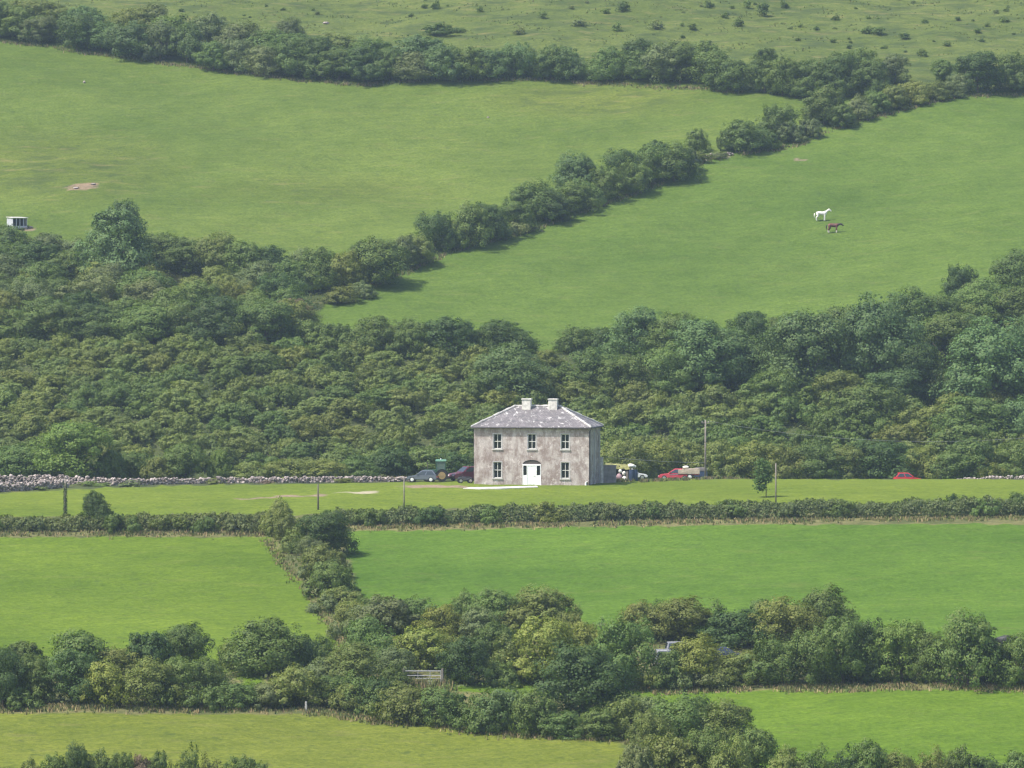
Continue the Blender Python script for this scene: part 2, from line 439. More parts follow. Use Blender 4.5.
# ------------------------------------------------------------------ foliage
def leaf_quads(P, N, size, rng):
    n = len(P)
    N = N / np.maximum(1e-6, np.linalg.norm(N, axis=1, keepdims=True))
    A = rng.normal(size=(n, 3)); T = np.cross(N, A); T /= np.maximum(1e-6, np.linalg.norm(T, axis=1, keepdims=True))
    B = np.cross(N, T)
    s = size * rng.uniform(0.55, 1.3, (n, 1)); w = s * rng.uniform(0.32, 0.55, (n, 1))
    bend = N * s * rng.uniform(-0.22, 0.22, (n, 1))
    return np.stack([P - T * s * 0.5, P + B * w + bend, P + T * s * 0.55, P - B * w + bend], 1)

def crown_quads(seed, w, h, base, nl, leaf, n, top=0.6):
    rng = np.random.default_rng(seed)
    Pn, Nn = [], []
    hh = h - base
    for i in range(nl):
        a = rng.uniform(0, 2 * math.pi); q = math.sqrt(rng.uniform(0, 1))
        zz = rng.uniform(0.12, 1.0)
        prof = math.sqrt(max(0.05, 1 - (max(0, zz - 0.35) / 0.72) ** 2))          # dome
        R0 = rng.uniform(0.20, 0.34) * min(w, hh * 1.25) * (0.72 if nl == 20 else 1)
        rad = max(0, w / 2 * prof - R0 * 0.75) * (0.35 + 0.65 * q)
        c = np.array([rad * math.cos(a), rad * math.sin(a), base + zz * (hh - R0 * 0.8)])
        k = 12
        d = rng.normal(size=(k, 3)); d[:, 2] += 0.25; d /= np.linalg.norm(d, axis=1, keepdims=True)
        sub = c + d * R0 * rng.uniform(0.72, 1.12, (k, 1)) * np.array([1, 1, 0.85])
        sr = R0 * rng.uniform(0.26, 0.48, k)
        m = max(4, int(n / (nl * k)))
        for j in range(k):
            e = rng.normal(size=(m, 3)) + d[j] * 0.7; e[:, 2] += 0.3; e /= np.linalg.norm(e, axis=1, keepdims=True)
            p = sub[j] + e * sr[j] * rng.uniform(0.55, 1.1, (m, 1))
            Pn.append(p); mac = p - c; mac /= np.linalg.norm(mac, axis=1, keepdims=True)
            Nn.append(e * 0.55 + mac * 0.65 + np.array([0, 0, 0.12]) + rng.normal(size=(m, 3)) * 0.24)
        # the twiggy inside of the lobe
        m2 = int(m * 2.5); e = rng.normal(size=(m2, 3)); e /= np.linalg.norm(e, axis=1, keepdims=True)
        Pn.append(c + e * R0 * rng.uniform(0.2, 0.8, (m2, 1))); Nn.append(e + rng.normal(size=(m2, 3)) * 0.6)
        # stray shoots beyond the outline
        m3 = max(3, m // 4); e = rng.normal(size=(m3, 3)); e[:, 2] = abs(e[:, 2]) + 0.3; e /= np.linalg.norm(e, axis=1, keepdims=True)
        Pn.append(c + e * R0 * rng.uniform(1.02, 1.2, (m3, 1))); Nn.append(rng.normal(size=(m3, 3)))
    P = np.concatenate(Pn); N = np.concatenate(Nn)
    P[:, 0] *= w / max(0.1, np.quantile(P[:, 0], .985) - np.quantile(P[:, 0], .015)); P[:, 1] *= w / max(0.1, np.quantile(P[:, 1], .985) - np.quantile(P[:, 1], .015))
    P[:, 2] = base + (P[:, 2] - base) * hh / max(0.1, np.quantile(P[:, 2], .99) - base)
    ok = P[:, 2] > 0.04
    P, N = P[ok], N[ok]
    return leaf_quads(P, N, leaf, rng)

def trunk_mb(seed, w, h, base, r):
    rr = random.Random(seed); mb = MB()
    top = h * 0.62
    pts = [(0, 0, -0.5), (0.02, 0, 0.3), (rr.uniform(-.1, .1) * h * .3, rr.uniform(-.1, .1) * h * .3, base + (top - base) * 0.4), (rr.uniform(-.2, .2) * h * .25, rr.uniform(-.2, .2) * h * .25, top)]
    mb.tube(pts, [r * 1.5, r, r * .8, r * .3], 8)
    for i in range(6):
        a = i * 1.05 + rr.uniform(-.3, .3); q = Vector(pts[1]).lerp(Vector(pts[2]), rr.uniform(.4, 1.0))
        e = q + Vector((math.cos(a) * w * .33, math.sin(a) * w * .33, h * rr.uniform(.15, .4)))
        mb.tube([q, q.lerp(e, .5) + Vector((0, 0, -.1 * h * .3)), e], [r * .5, r * .35, r * .12], 6)
    return mb

KINDS = {   # native width, height, base, lobes, leaf size, leaves, trunk radius, number of variants
    'big':   (7.0, 8.5, 1.0, 24, 0.215, 22000, 0.22, 4),
    'tree':  (5.4, 5.4, 0.35, 15, 0.18, 14500, 0.14, 6),
    'bush':  (4.2, 3.2, 0.0, 10, 0.17, 8800, 0.0, 6),
    'scrub': (4.4, 2.7, 0.0, 20, 0.17, 8000, 0.0, 6),
    'low':   (3.6, 1.7, 0.0, 9, 0.16, 3800, 0.0, 4),
    'tiny':  (1.5, 1.2, 0.0, 5, 0.16, 700, 0.0, 3),
}
LIB = {}
for ki, (k, (w, h, b, nl, lf, n, tr, nv)) in enumerate(KINDS.items()):
    LIB[k] = []
    for i in range(nv):
        sd = 100 * ki + i + 1
        cm = quads_mesh('crown' if tr else 'foliage', crown_quads(sd, w, h, b, nl, lf, n), M['leaf'])
        tm = None
        if tr:
            o = trunk_mb(sd, w, h, b, tr).build('trunk', M['bark'], smooth=True); tm = o.data
            bpy.data.objects.remove(o)
        LIB[k].append((cm, tm))

TONES = {
    'dark':   ((0.058, 0.098, 0.025), 'dark green'),
    'mid':    ((0.100, 0.150, 0.036), 'mid green'),
    'olive':  ((0.142, 0.172, 0.042), 'olive green'),
    'yellow': ((0.170, 0.200, 0.040), 'yellowish green'),
    'blue':   ((0.094, 0.150, 0.050), 'bluish green'),
    'grey':   ((0.126, 0.158, 0.060), 'grey green'),
    'pale':   ((0.120, 0.188, 0.038), 'light green'),
    'sage':   ((0.132, 0.174, 0.046), 'soft green'),
    'deep':   ((0.048, 0.080, 0.020), 'dark green'),
    'brown':  ((0.150, 0.105, 0.070), 'brown'),
}
PLACED = []     # (u, object) by row for the labels

def plant(kind, p, wm, hm, tone, name=None, row=None, u=0, label=None, group=None, cat=None):
    nw, nh = KINDS[kind][:2]
    cm, tm = random.choice(LIB[kind])
    base = TONES[tone][0]; j = random.uniform(0.86, 1.16); g = random.uniform(-0.06, 0.06)
    c = (base[0] * j * (1 + g), base[1] * j, base[2] * j * (1 - g * 0.5), 1)
    sc = (wm / nw * random.uniform(.95, 1.05), wm / nw * random.uniform(.92, 1.08), hm / nh)
    rz = random.uniform(0, 6.283)
    nm = name or {'big': 'woodland_tree', 'tree': 'hedgerow_tree', 'bush': 'bush', 'low': 'low_bush', 'tiny': 'small_bush'}[kind]
    loc = (p.x, p.y, p.z - 0.05)
    if tm:
        root = bpy.data.objects.new(nm, None); root.location = loc; root.rotation_euler = (0, 0, rz); root.scale = sc; root.empty_display_size = .3
        link(root)
        o = bpy.data.objects.new('crown', cm); o.color = c; link(o, root)
        t = bpy.data.objects.new('trunk', tm); link(t, root)
    else:
        root = bpy.data.objects.new(nm, cm); root.location = loc; root.rotation_euler = (0, 0, rz); root.scale = sc; root.color = c
        link(root)
    root['category'] = cat or ('tree' if tm else 'bush')
    if label: root['label'] = label
    if group: root['group'] = group
    if row: PLACED.append((row, u, root, hm, tone, 'tree' if tm else 'bush'))
    return root

def px(u, v, wpx, top, tone, kind=None, row=None, label=None, D=None, name=None, dens=1.0):
    """a plant whose foot, width and top are read off the photograph"""
    p = GD(u, D) if D else G(u, v)
    s = p.y / F
    h = (v - top) * s; w = wpx * s
    if D: h = HC + D * math.tan(PITCH + math.atan((384 - top) / F)) - p.z
    if kind is None: kind = 'big' if h > 6.3 else 'tree' if h > 3.7 else 'bush' if h > 2.0 else 'low'
    return plant(kind, p, w, h, tone, row=row, u=u, label=label, name=name)

def along(poly, step, wk, tones, row, jit=2.0, hj=0.22, kind=None, dv=0.0):
    """plants set along a line of (u, v, height in pixels)"""
    out = []
    for (a, b) in zip(poly[:-1], poly[1:]):
        L = math.hypot(b[0] - a[0], b[1] - a[1]); n = max(1, round(L / step))
        for i in range(n):
            t = (i + random.uniform(.25, .75)) / n
            u = a[0] + (b[0] - a[0]) * t; v = a[1] + (b[1] - a[1]) * t + random.uniform(-jit, jit) + dv; h = (a[2] + (b[2] - a[2]) * t) * random.uniform(1 - hj, 1 + hj)
            px(u, v, step * wk * random.uniform(.85, 1.2), v - h, random.choice(tones), kind, row)

# ---- the top hedge
TH = 'the top hedge'
along([(-20, 34, 30), (60, 47, 34), (150, 58, 34), (250, 73, 34), (350, 82, 36), (430, 80, 34), (500, 78, 32), (560, 78, 28), (650, 81, 34), (745, 91, 40), (800, 96, 38), (880, 96, 36)], 26, 1.5, ['mid', 'grey', 'dark', 'blue', 'mid'], TH, jit=1.5)
along([(-20, 26, 34), (60, 37, 36), (150, 49, 36), (250, 62, 34), (350, 72, 36), (430, 70, 36)], 40, 1.3, ['grey', 'mid', 'blue', 'olive'], 'the back line of the top hedge', jit=3)
for u, v, w, t, c in [(150, 24, 34, 4, 'grey'), (290, 44, 26, 18, 'grey'), (700, 76, 40, 42, 'mid'), (640, 74, 40, 40, 'dark'), (860, 82, 40, 50, 'mid'), (895, 84, 30, 55, 'grey')]:
    px(u, v, w, t, c, row='the upper edge of the top hedge')
for u, v, w, t, c in [(942, 82, 26, 60, 'mid'), (978, 93, 44, 53, 'dark'), (1012, 90, 42, 54, 'mid'), (1045, 88, 40, 54, 'dark'), (960, 94, 22, 74, 'grey')]:
    px(u, v, w, t, c, row='the clump at the top right corner')
# ---- the diagonal hedge
DH = 'the diagonal hedge above its gap'
for u, v, w, t, c in [(743, 151, 46, 118, 'mid'), (728, 151, 22, 128, 'mid'), (778, 139, 40, 103, 'mid'), (824, 124, 48, 84, 'mid'), (765, 149, 26, 128, 'mid'), (790, 142, 34, 120, 'grey'), (808, 138, 28, 118, 'grey'),
                      (840, 127, 34, 102, 'mid'), (858, 119, 32, 94, 'grey'), (876, 113, 34, 90, 'mid'), (894, 109, 34, 84, 'olive'), (914, 104, 36, 80, 'olive'), (934, 100, 30, 80, 'olive'), (950, 97, 26, 80, 'grey'), (880, 104, 30, 78, 'dark')]:
    px(u, v, w * .9, t + (v - t) * .08, c, row=DH)
DL = 'the diagonal hedge below its gap'
for u, v, w, t, c in [(697, 152, 27, 127, 'mid'), (716, 158, 20, 151, 'grey'), (700, 162, 26, 150, 'olive'), (674, 181, 44, 140, 'mid'), (684, 172, 34, 146, 'grey'), (652, 184, 44, 142, 'mid'), (655, 170, 34, 138, 'dark'), (620, 190, 48, 146, 'dark'), (632, 194, 40, 158, 'mid'), (577, 198, 52, 150, 'blue'), (604, 200, 44, 164, 'mid'), (590, 206, 36, 178, 'mid'),
                      (571, 212, 48, 180, 'mid'), (531, 222, 54, 178, 'mid'), (550, 222, 40, 188, 'dark'), (515, 232, 36, 200, 'mid'), (485, 240, 50, 200, 'dark'), (518, 236, 30, 221, 'grey'), (470, 247, 44, 200, 'mid'), (498, 240, 30, 214, 'mid'), (435, 251, 44, 209, 'dark'), (455, 250, 30, 226, 'mid'), (420, 266, 34, 232, 'olive'), (404, 270, 32, 232, 'grey'), (380, 284, 62, 234, 'mid'), (362, 280, 40, 240, 'dark'),
                      (320, 290, 46, 244, 'mid'), (345, 290, 40, 248, 'olive'), (289, 294, 42, 257, 'mid'), (272, 278, 38, 243, 'dark'), (342, 302, 40, 284, 'olive'), (292, 326, 50, 297, 'brown'), (362, 298, 26, 280, 'grey'), (305, 282, 40, 246, 'grey')]:
    px(u, v, w * .9, t + (v - t) * .10, c, row=DL)
# ---- the wood behind the horse field
LW = 'the wood below the upper field'
px(115, 290, 72, 212, 'blue', 'big', label='tallest tree at the upper left wood, standing alone above it')
px(124, 284, 40, 203, 'blue', 'big', label='narrow crowned tree leaning out of the tallest tree at upper left')
for u, v, w, t, c in [(12, 262, 48, 226, 'mid'), (50, 268, 44, 234, 'grey'), (75, 272, 40, 240, 'grey'), (160, 270, 46, 234, 'mid'), (185, 272, 44, 238, 'mid'), (218, 276, 44, 234, 'olive'), (245, 278, 44, 242, 'mid'), (215, 347, 60, 298, 'dark'), (97, 342, 54, 306, 'dark'), (150, 345, 60, 306, 'mid'), (267, 347, 64, 304, 'mid'), (20, 344, 60, 308, 'mid'), (60, 342, 46, 308, 'olive'), (185, 342, 44, 302, 'mid'), (242, 340, 44, 308, 'dark'), (40, 305, 46, 264, 'mid')]:
    px(u, v, w, t, c, row=LW)
# ---- row under the horse field
for u, v, w, t, c in [(310, 348, 40, 322, 'mid'), (337, 351, 36, 324, 'mid'), (372, 354, 50, 317, 'mid'), (412, 357, 38, 320, 'mid'), (447, 358, 58, 318, 'dark'), (430, 352, 30, 322, 'dark'), (482, 356, 30, 328, 'mid'), (505, 353, 58, 321, 'dark'), (395, 352, 26, 326, 'olive'), (577, 353, 34, 327, 'mid'), (602, 354, 30, 328, 'dark'), (550, 366, 30, 350, 'olive')]:
    px(u, v, w, t, c, row='the row below the horse field')
BW = 'the tall wood above the house'
for u, v, w, t, c in [(510, 402, 68, 347, 'blue'), (595, 394, 60, 350, 'mid'), (640, 362, 58, 309, 'blue'), (675, 368, 52, 314, 'mid'), (702, 392, 74, 321, 'blue'), (750, 376, 52, 313, 'dark'), (732, 388, 60, 330, 'blue'), (808, 398, 78, 314, 'blue'), (845, 385, 60, 308, 'mid'), (877, 396, 82, 300, 'blue'), (914, 404, 60, 345, 'dark'), (912, 352, 62, 291, 'mid'), (950, 372, 66, 314, 'mid'),
                      (993, 412, 94, 324, 'blue'), (1020, 340, 60, 288, 'mid'), (985, 335, 60, 282, 'mid'), (960, 300, 32, 266, 'dark'), (1016, 305, 50, 253, 'mid'), (972, 452, 76, 398, 'mid'), (870, 430, 70, 385, 'mid'), (1020, 450, 60, 400, 'blue'), (840, 412, 56, 372, 'olive'), (782, 372, 44, 318, 'mid'), (625, 400, 50, 356, 'mid'), (665, 400, 54, 352, 'mid'), (775, 412, 56, 372, 'mid'), (900, 340, 50, 300, 'mid'), (935, 345, 50, 296, 'mid')]:
    px(u, v, w, t, c, row=BW)
# ---- front of the thicket, level with the house
FL, FR = 'the thicket front beside the stone wall', 'the thicket front right of the house'
for u, v, w, t, c, D in [(77, 484, 66, 424, 'pale', 612), (185, 482, 44, 444, 'mid', 615), (222, 482, 27, 451, 'pale', 616), (20, 484, 60, 446, 'mid', 616), (45, 484, 40, 452, 'mid', 614), (110, 484, 30, 450, 'mid', 613), (135, 484, 40, 452, 'mid', 616), (160, 483, 34, 458, 'olive', 613), (250, 481, 36, 462, 'olive', 615), (285, 480, 50, 460, 'olive', 616), (325, 480, 46, 460, 'olive', 616),
                         (355, 480, 40, 456, 'mid', 618), (390, 480, 44, 448, 'dark', 622), (425, 480, 50, 448, 'mid', 624), (455, 480, 44, 452, 'dark', 624), (480, 480, 30, 448, 'mid', 624)]:
    px(u, v, w, t, c, row=FL, D=D)
for u, v, w, t, c, D in [(625, 480, 46, 438, 'olive', 632), (655, 480, 56, 440, 'yellow', 636), (690, 480, 60, 442, 'olive', 637), (720, 480, 46, 442, 'olive', 636), (750, 480, 52, 442, 'yellow', 636), (785, 480, 46, 446, 'olive', 635), (815, 480, 54, 444, 'mid', 635), (845, 480, 44, 446, 'olive', 636), (880, 480, 68, 441, 'dark', 638), (920, 480, 44, 448, 'olive', 637), (965, 480, 64, 440, 'mid', 635), (938, 480, 40, 456, 'olive', 636), (1018, 480, 50, 442, 'mid', 635), (995, 480, 30, 462, 'yellow', 633)]:
    px(u, v, w, t, c, row=FR, D=D)

# ---- the thickets themselves: far too close-grown to be told apart
def scatter(poly, spacing, kind, wr, hr, tones, label, group, cat, name, avoid=()):
    U0 = [p[0] for p in poly]; V0 = [p[1] for p in poly]
    pts = []; tries = 0; miss = 0
    while miss < 260 and len(pts) < 260:
        u = random.uniform(min(U0), max(U0)); v = random.uniform(min(V0), max(V0))
        if not bool(inside(poly, np.array([u]), np.array([v]))[0]): continue
        p = G(u, v)
        if any((p.x - q.x) ** 2 + (p.y - q.y) ** 2 < spacing ** 2 for q in pts): miss += 1; continue
        miss = 0; pts.append(p)
        patch = mnoise.noise(Vector((p.x * .07, p.y * .07, 3.3)))
        k = min(len(tones) - 1, max(0, int((patch + 0.5) * len(tones) + random.uniform(-.9, .9))))
        tone = tones[k]
        plant(kind, p, random.uniform(*wr), random.uniform(*hr), tone, name=name, label=label % TONES[tone][1], group=group, cat=cat)
    return pts
scatter([(-18, 352), (300, 352), (400, 360), (480, 362), (485, 474), (-18, 478)], 3.5, 'scrub', (3.9, 5.3), (1.9, 2.8), ['mid', 'sage', 'olive', 'sage', 'olive', 'mid'],
        '%s scrub shrub among many alike in the thicket left of the house', 'scrub shrubs of the thicket left of the house', 'shrub', 'scrub_shrub')
scatter([(-18, 262), (60, 270), (110, 292), (260, 296), (300, 318), (290, 345), (-18, 346)], 4.6, 'tree', (5.0, 7.0), (3.8, 5.4), ['dark', 'mid', 'olive', 'grey', 'mid'],
        '%s tree among many alike in the wood below the upper field', 'trees massed in the upper left wood', 'tree', 'thicket_tree')
scatter([(480, 376), (560, 384), (640, 394), (720, 404), (1045, 420), (1045, 474), (480, 474)], 4.3, 'scrub', (4.8, 6.4), (2.5, 3.5), ['mid', 'sage', 'olive', 'sage', 'olive'],
        '%s scrub shrub among many alike in the thicket behind the house', 'scrub shrubs of the thicket behind the house', 'shrub', 'scrub_shrub')
scatter([(640, 384), (700, 384), (760, 372), (800, 372), (900, 345), (960, 325), (1045, 300), (1045, 420), (720, 400)], 6.8, 'tree', (5.5, 7.5), (4.6, 6.4), ['dark', 'mid', 'blue', 'mid'],
        '%s tree among many alike in the wood on the right slope', 'trees massed in the wood on the right slope', 'tree', 'thicket_tree')

# ---- foreground hedges
A1 = 'the lower left hedge, back line'
for u, v, w, t, c in [(28, 668, 46, 642, 'mid'), (77, 672, 58, 632, 'mid'), (118, 672, 40, 648, 'olive'), (145, 672, 46, 633, 'dark'), (185, 668, 54, 625, 'mid'), (235, 668, 34, 640, 'olive'), (265, 673, 74, 620, 'mid'), (300, 672, 40, 636, 'dark'), (318, 664, 34, 636, 'mid'), (5, 672, 36, 646, 'dark')]:
    px(u, v, w, t, c, row=A1)
A2 = 'the lower left hedge, front line'
for u, v, w, t, c in [(3, 708, 42, 650, 'dark'), (32, 704, 46, 655, 'mid'), (72, 704, 60, 652, 'dark'), (108, 706, 48, 662, 'yellow'), (148, 706, 52, 660, 'olive'), (180, 704, 46, 658, 'mid'), (210, 703, 40, 658, 'mid'), (172, 708, 36, 686, 'mid'), (205, 709, 40, 686, 'mid'), (238, 708, 46, 683, 'mid'), (20, 709, 40, 690, 'mid'), (262, 708, 40, 684, 'grey'), (295, 706, 62, 667, 'olive'), (335, 704, 46, 676, 'mid'), (366, 713, 46, 676, 'mid'), (352, 711, 38, 684, 'olive')]:
    px(u, v, w, t, c, row=A2)
A3 = 'the middle thicket, back line'
for u, v, w, t, c in [(385, 636, 60, 597, 'grey'), (362, 632, 36, 606, 'grey'), (418, 632, 46, 598, 'mid'), (465, 628, 36, 592, 'mid'), (442, 638, 44, 606, 'yellow'), (495, 632, 50, 590, 'mid'), (543, 632, 64, 588, 'olive'), (520, 636, 46, 606, 'olive'), (570, 640, 30, 612, 'olive'), (478, 640, 40, 608, 'grey')]:
    px(u, v, w, t, c, row=A3)
A4 = 'the middle thicket around the gate'
for u, v, w, t, c in [(367, 656, 40, 618, 'mid'), (374, 670, 46, 633, 'mid'), (422, 668, 56, 628, 'yellow'), (398, 676, 40, 648, 'grey'), (350, 688, 62, 644, 'grey'), (320, 690, 50, 660, 'grey'), (464, 684, 48, 638, 'dark'), (495, 672, 46, 624, 'mid'), (447, 664, 40, 634, 'yellow'), (520, 682, 46, 640, 'olive'), (545, 686, 76, 620, 'mid'), (580, 672, 50, 624, 'olive'), (392, 690, 30, 664, 'mid'), (500, 686, 34, 660, 'mid')]:
    px(u, v, w, t, {545: 'yellow', 580: 'yellow', 520: 'olive', 350: 'olive'}.get(u, c), row=A4)
A5 = 'the low hedge below the gate'
for u, v, w, t, c in [(378, 714, 34, 678, 'dark'), (412, 722, 58, 685, 'olive'), (445, 725, 50, 688, 'mid'), (475, 730, 46, 694, 'mid'), (505, 733, 50, 690, 'blue'), (535, 736, 50, 692, 'mid'), (565, 737, 44, 712, 'mid'), (600, 738, 48, 709, 'mid'), (630, 736, 50, 700, 'olive'), (655, 734, 44, 698, 'grey'), (430, 724, 40, 704, 'olive')]:
    px(u, v, w, t, c, row=A5)
px(581, 716, 82, 646, 'deep', 'tree', label='dense round dark tree standing in front of the low hedge')
A6 = 'the lower right hedge, back line'
for u, v, w, t, c in [(640, 640, 42, 603, 'olive'), (680, 642, 62, 599, 'olive'), (712, 640, 44, 604, 'mid'), (736, 647, 62, 611, 'dark'), (782, 648, 62, 600, 'olive'), (760, 640, 40, 600, 'mid'), (826, 644, 52, 589, 'mid'), (805, 644, 36, 604, 'dark'), (660, 632, 40, 604, 'mid'), (850, 646, 36, 616, 'mid')]:
    px(u, v, w, t, c, row=A6)
A7 = 'the lower right hedge, front line'
for u, v, w, t, c in [(625, 686, 66, 619, 'mid'), (596, 672, 40, 632, 'yellow'), (698, 686, 60, 638, 'yellow'), (672, 688, 42, 651, 'mid'), (744, 684, 44, 652, 'olive'), (722, 687, 36, 660, 'olive'), (777, 684, 56, 637, 'mid'), (813, 685, 48, 630, 'mid'), (843, 684, 62, 620, 'mid'), (870, 682, 44, 622, 'dark'), (902, 682, 54, 622, 'pale'), (930, 682, 42, 632, 'mid'), (968, 686, 66, 615, 'mid'), (1022, 686, 48, 634, 'mid'), (994, 684, 34, 640, 'dark'), (690, 690, 36, 672, 'grey'), (714, 690, 36, 672, 'grey'), (1045, 686, 40, 632, 'mid'), (655, 690, 30, 672, 'olive')]:
    px(u, v, w, t, c, row=A7)
A8 = 'the clump at the lower middle edge'
for u, v, w, t, c in [(680, 752, 66, 696, 'mid'), (650, 760, 40, 712, 'olive'), (722, 752, 62, 702, 'olive'), (700, 745, 40, 698, 'dark'), (665, 782, 64, 736, 'olive'), (705, 780, 50, 730, 'mid'), (752, 776, 58, 729, 'mid'), (730, 784, 44, 738, 'olive'), (640, 790, 40, 745, 'grey')]:
    px(u, v, w, t, c, row=A8)
A9 = 'the hedge at the bottom right edge'
for i, u in enumerate(range(785, 1050, 29)):
    px(u + random.uniform(-4, 4), 790, 40, (742 if 860 < u < 885 else random.uniform(748, 758)), random.choice(['mid', 'olive', 'dark', 'mid']), row=A9)
A10 = 'the hedge at the bottom left edge'
for u, w, t, c in [(30, 26, 760, 'olive'), (53, 26, 755, 'mid'), (77, 28, 745, 'dark'), (102, 36, 752, 'mid'), (122, 28, 753, 'mid'), (140, 24, 756, 'brown'), (160, 26, 753, 'mid'), (187, 28, 750, 'mid'), (212, 32, 758, 'olive'), (240, 34, 757, 'mid'), (262, 22, 763, 'mid'), (5, 26, 768, 'olive')]:
    px(u, 795, w, t, c, row=A10)
# ---- the hedge running down between the two lower fields
F1 = 'the hedge between the two fields'
for u, v, w, t, c in [(280, 536, 32, 500, 'olive'), (290, 540, 30, 512, 'olive'), (324, 556, 52, 512, 'dark'), (298, 552, 32, 528, 'olive'), (308, 562, 32, 538, 'grey'), (325, 580, 44, 546, 'olive'), (334, 598, 50, 562, 'mid'), (316, 580, 34, 556, 'grey'), (318, 596, 30, 576, 'grey'), (342, 610, 44, 588, 'olive'), (330, 612, 36, 594, 'grey'), (350, 626, 40, 602, 'olive'), (346, 640, 34, 620, 'grey'), (360, 620, 30, 598, 'mid')]:
    px(u, v, w, t, c, row=F1)
px(97, 528, 31, 492, 'dark', 'tree', label='dark leaning bush standing alone above the low left hedge')
px(122, 533, 36, 514, 'mid', label='low bush at the right foot of the lone dark bush')
for u, v, w, t, c in [(-8, 531, 22, 516, 'mid'), (30, 531, 30, 517, 'grey'), (170, 531, 34, 515, 'olive'), (205, 532, 24, 517, 'mid'), (240, 531, 30, 514, 'grey'), (372, 525, 30, 508, 'mid'), (430, 524, 36, 506, 'dark'), (486, 523, 26, 505, 'mid'), (545, 521, 34, 502, 'olive'), (610, 520, 26, 503, 'grey'), (655, 519, 30, 502, 'mid'), (735, 518, 34, 500, 'mid'), (790, 518, 24, 502, 'grey'), (838, 517, 30, 500, 'mid'), (953, 512, 17, 494, 'dark'), (985, 516, 30, 499, 'mid'), (1018, 514, 28, 493, 'mid')]:
    px(u, v, w, t, c, row='the low hedge below the lawn')
for u, v, w, t, c, D in [(213, 487, 16, 478, 'olive', 604), (130, 488, 22, 480, 'grey', 599), (92, 488, 34, 481, 'mid', 600.5), (266, 486, 14, 480, 'brown', 606), (340, 484, 18, 478, 'olive', 608), (40, 492, 16, 486, 'grey', 592)]:
    px(u, v, w, t, c, kind='tiny', row='the foot of the stone wall', D=D)
# ---- scattered bushes on the rough hill top
for u, v, w, t, c in [(624, 11, 13, 1, 'dark'), (708, 8, 8, -2, 'mid'), (762, 16, 11, 3, 'dark'), (739, 26, 11, 17, 'mid'), (784, 8, 8, 0, 'dark'), (747, 8, 8, 0, 'mid'), (867, 33, 12, 26, 'mid'), (880, 34, 13, 27, 'mid'), (903, 39, 10, 33, 'dark'), (617, 31, 10, 22, 'mid'), (657, 29, 16, 20, 'grey'), (580, 26, 14, 18, 'grey'), (543, 18, 8, 12, 'mid'), (922, 56, 9, 48, 'mid'), (947, 46, 9, 41, 'mid'), (976, 33, 8, 28, 'mid'), (436, 9, 8, 0, 'dark'), (440, 34, 36, 24, 'dark'), (725, 18, 7, 12, 'mid'), (690, 30, 9, 23, 'mid'), (1004, 22, 9, 17, 'mid'), (836, 20, 8, 14, 'mid'), (520, 34, 10, 27, 'grey'), (480, 12, 8, 6, 'mid'), (958, 70, 9, 63, 'mid'), (604, 14, 8, 8, 'mid')]:
    px(u, v, w, t, c, kind='tiny' if w < 30 else 'low', row='the rough slope at the top')

for i in range(75):
    u, v = random.uniform(175, 1024), random.uniform(-6, 58)
    if v > 12 + (u - 150) * .06 and u < 900 or (u < 640 and v > 26): continue
    p = G(u, v); w_ = random.uniform(.5, 1.1)
    plant('tiny', p, w_, w_ * random.uniform(.5, .8), random.choice(['dark', 'mid', 'grey']), name='gorse_bush', label='tiny dark gorse bush among many dotted over the rough slope at the top', group='gorse bushes dotted over the top slope')
# labels of the rows, by place along the row
ORD = ['', 'first', 'second', 'third', 'fourth', 'fifth', 'sixth', 'seventh', 'eighth', 'ninth', 'tenth', 'eleventh', 'twelfth', 'thirteenth', 'fourteenth', 'fifteenth', 'sixteenth', 'seventeenth', 'eighteenth', 'nineteenth', 'twentieth']
TENS = {20: 'twenty', 30: 'thirty', 40: 'forty', 50: 'fifty', 60: 'sixty'}
TENTH = {20: 'twentieth', 30: 'thirtieth', 40: 'fortieth', 50: 'fiftieth', 60: 'sixtieth'}
def ordinal(n):
    if n <= 20: return ORD[n]
    t = n // 10 * 10
    return TENTH[t] if n == t else TENS[t] + '-' + ORD[n - t]
rows = {}
for r in PLACED: rows.setdefault(r[0], []).append(r)
for rn, items in rows.items():
    items.sort(key=lambda r: r[1])
    hs = sorted(r[3] for r in items)
    for i, (_, u, o, h, tone, noun) in enumerate(items):
        size = 'tall' if h > hs[int(len(hs) * .75)] else 'low' if h < hs[int(len(hs) * .3)] else 'rounded'
        if 'label' not in o: o['label'] = f"{size} {TONES[tone][1]} {noun}, {ordinal(i + 1)} from left in {rn}"
        o['group'] = f"{'trees' if noun == 'tree' else 'bushes'} of {rn}"

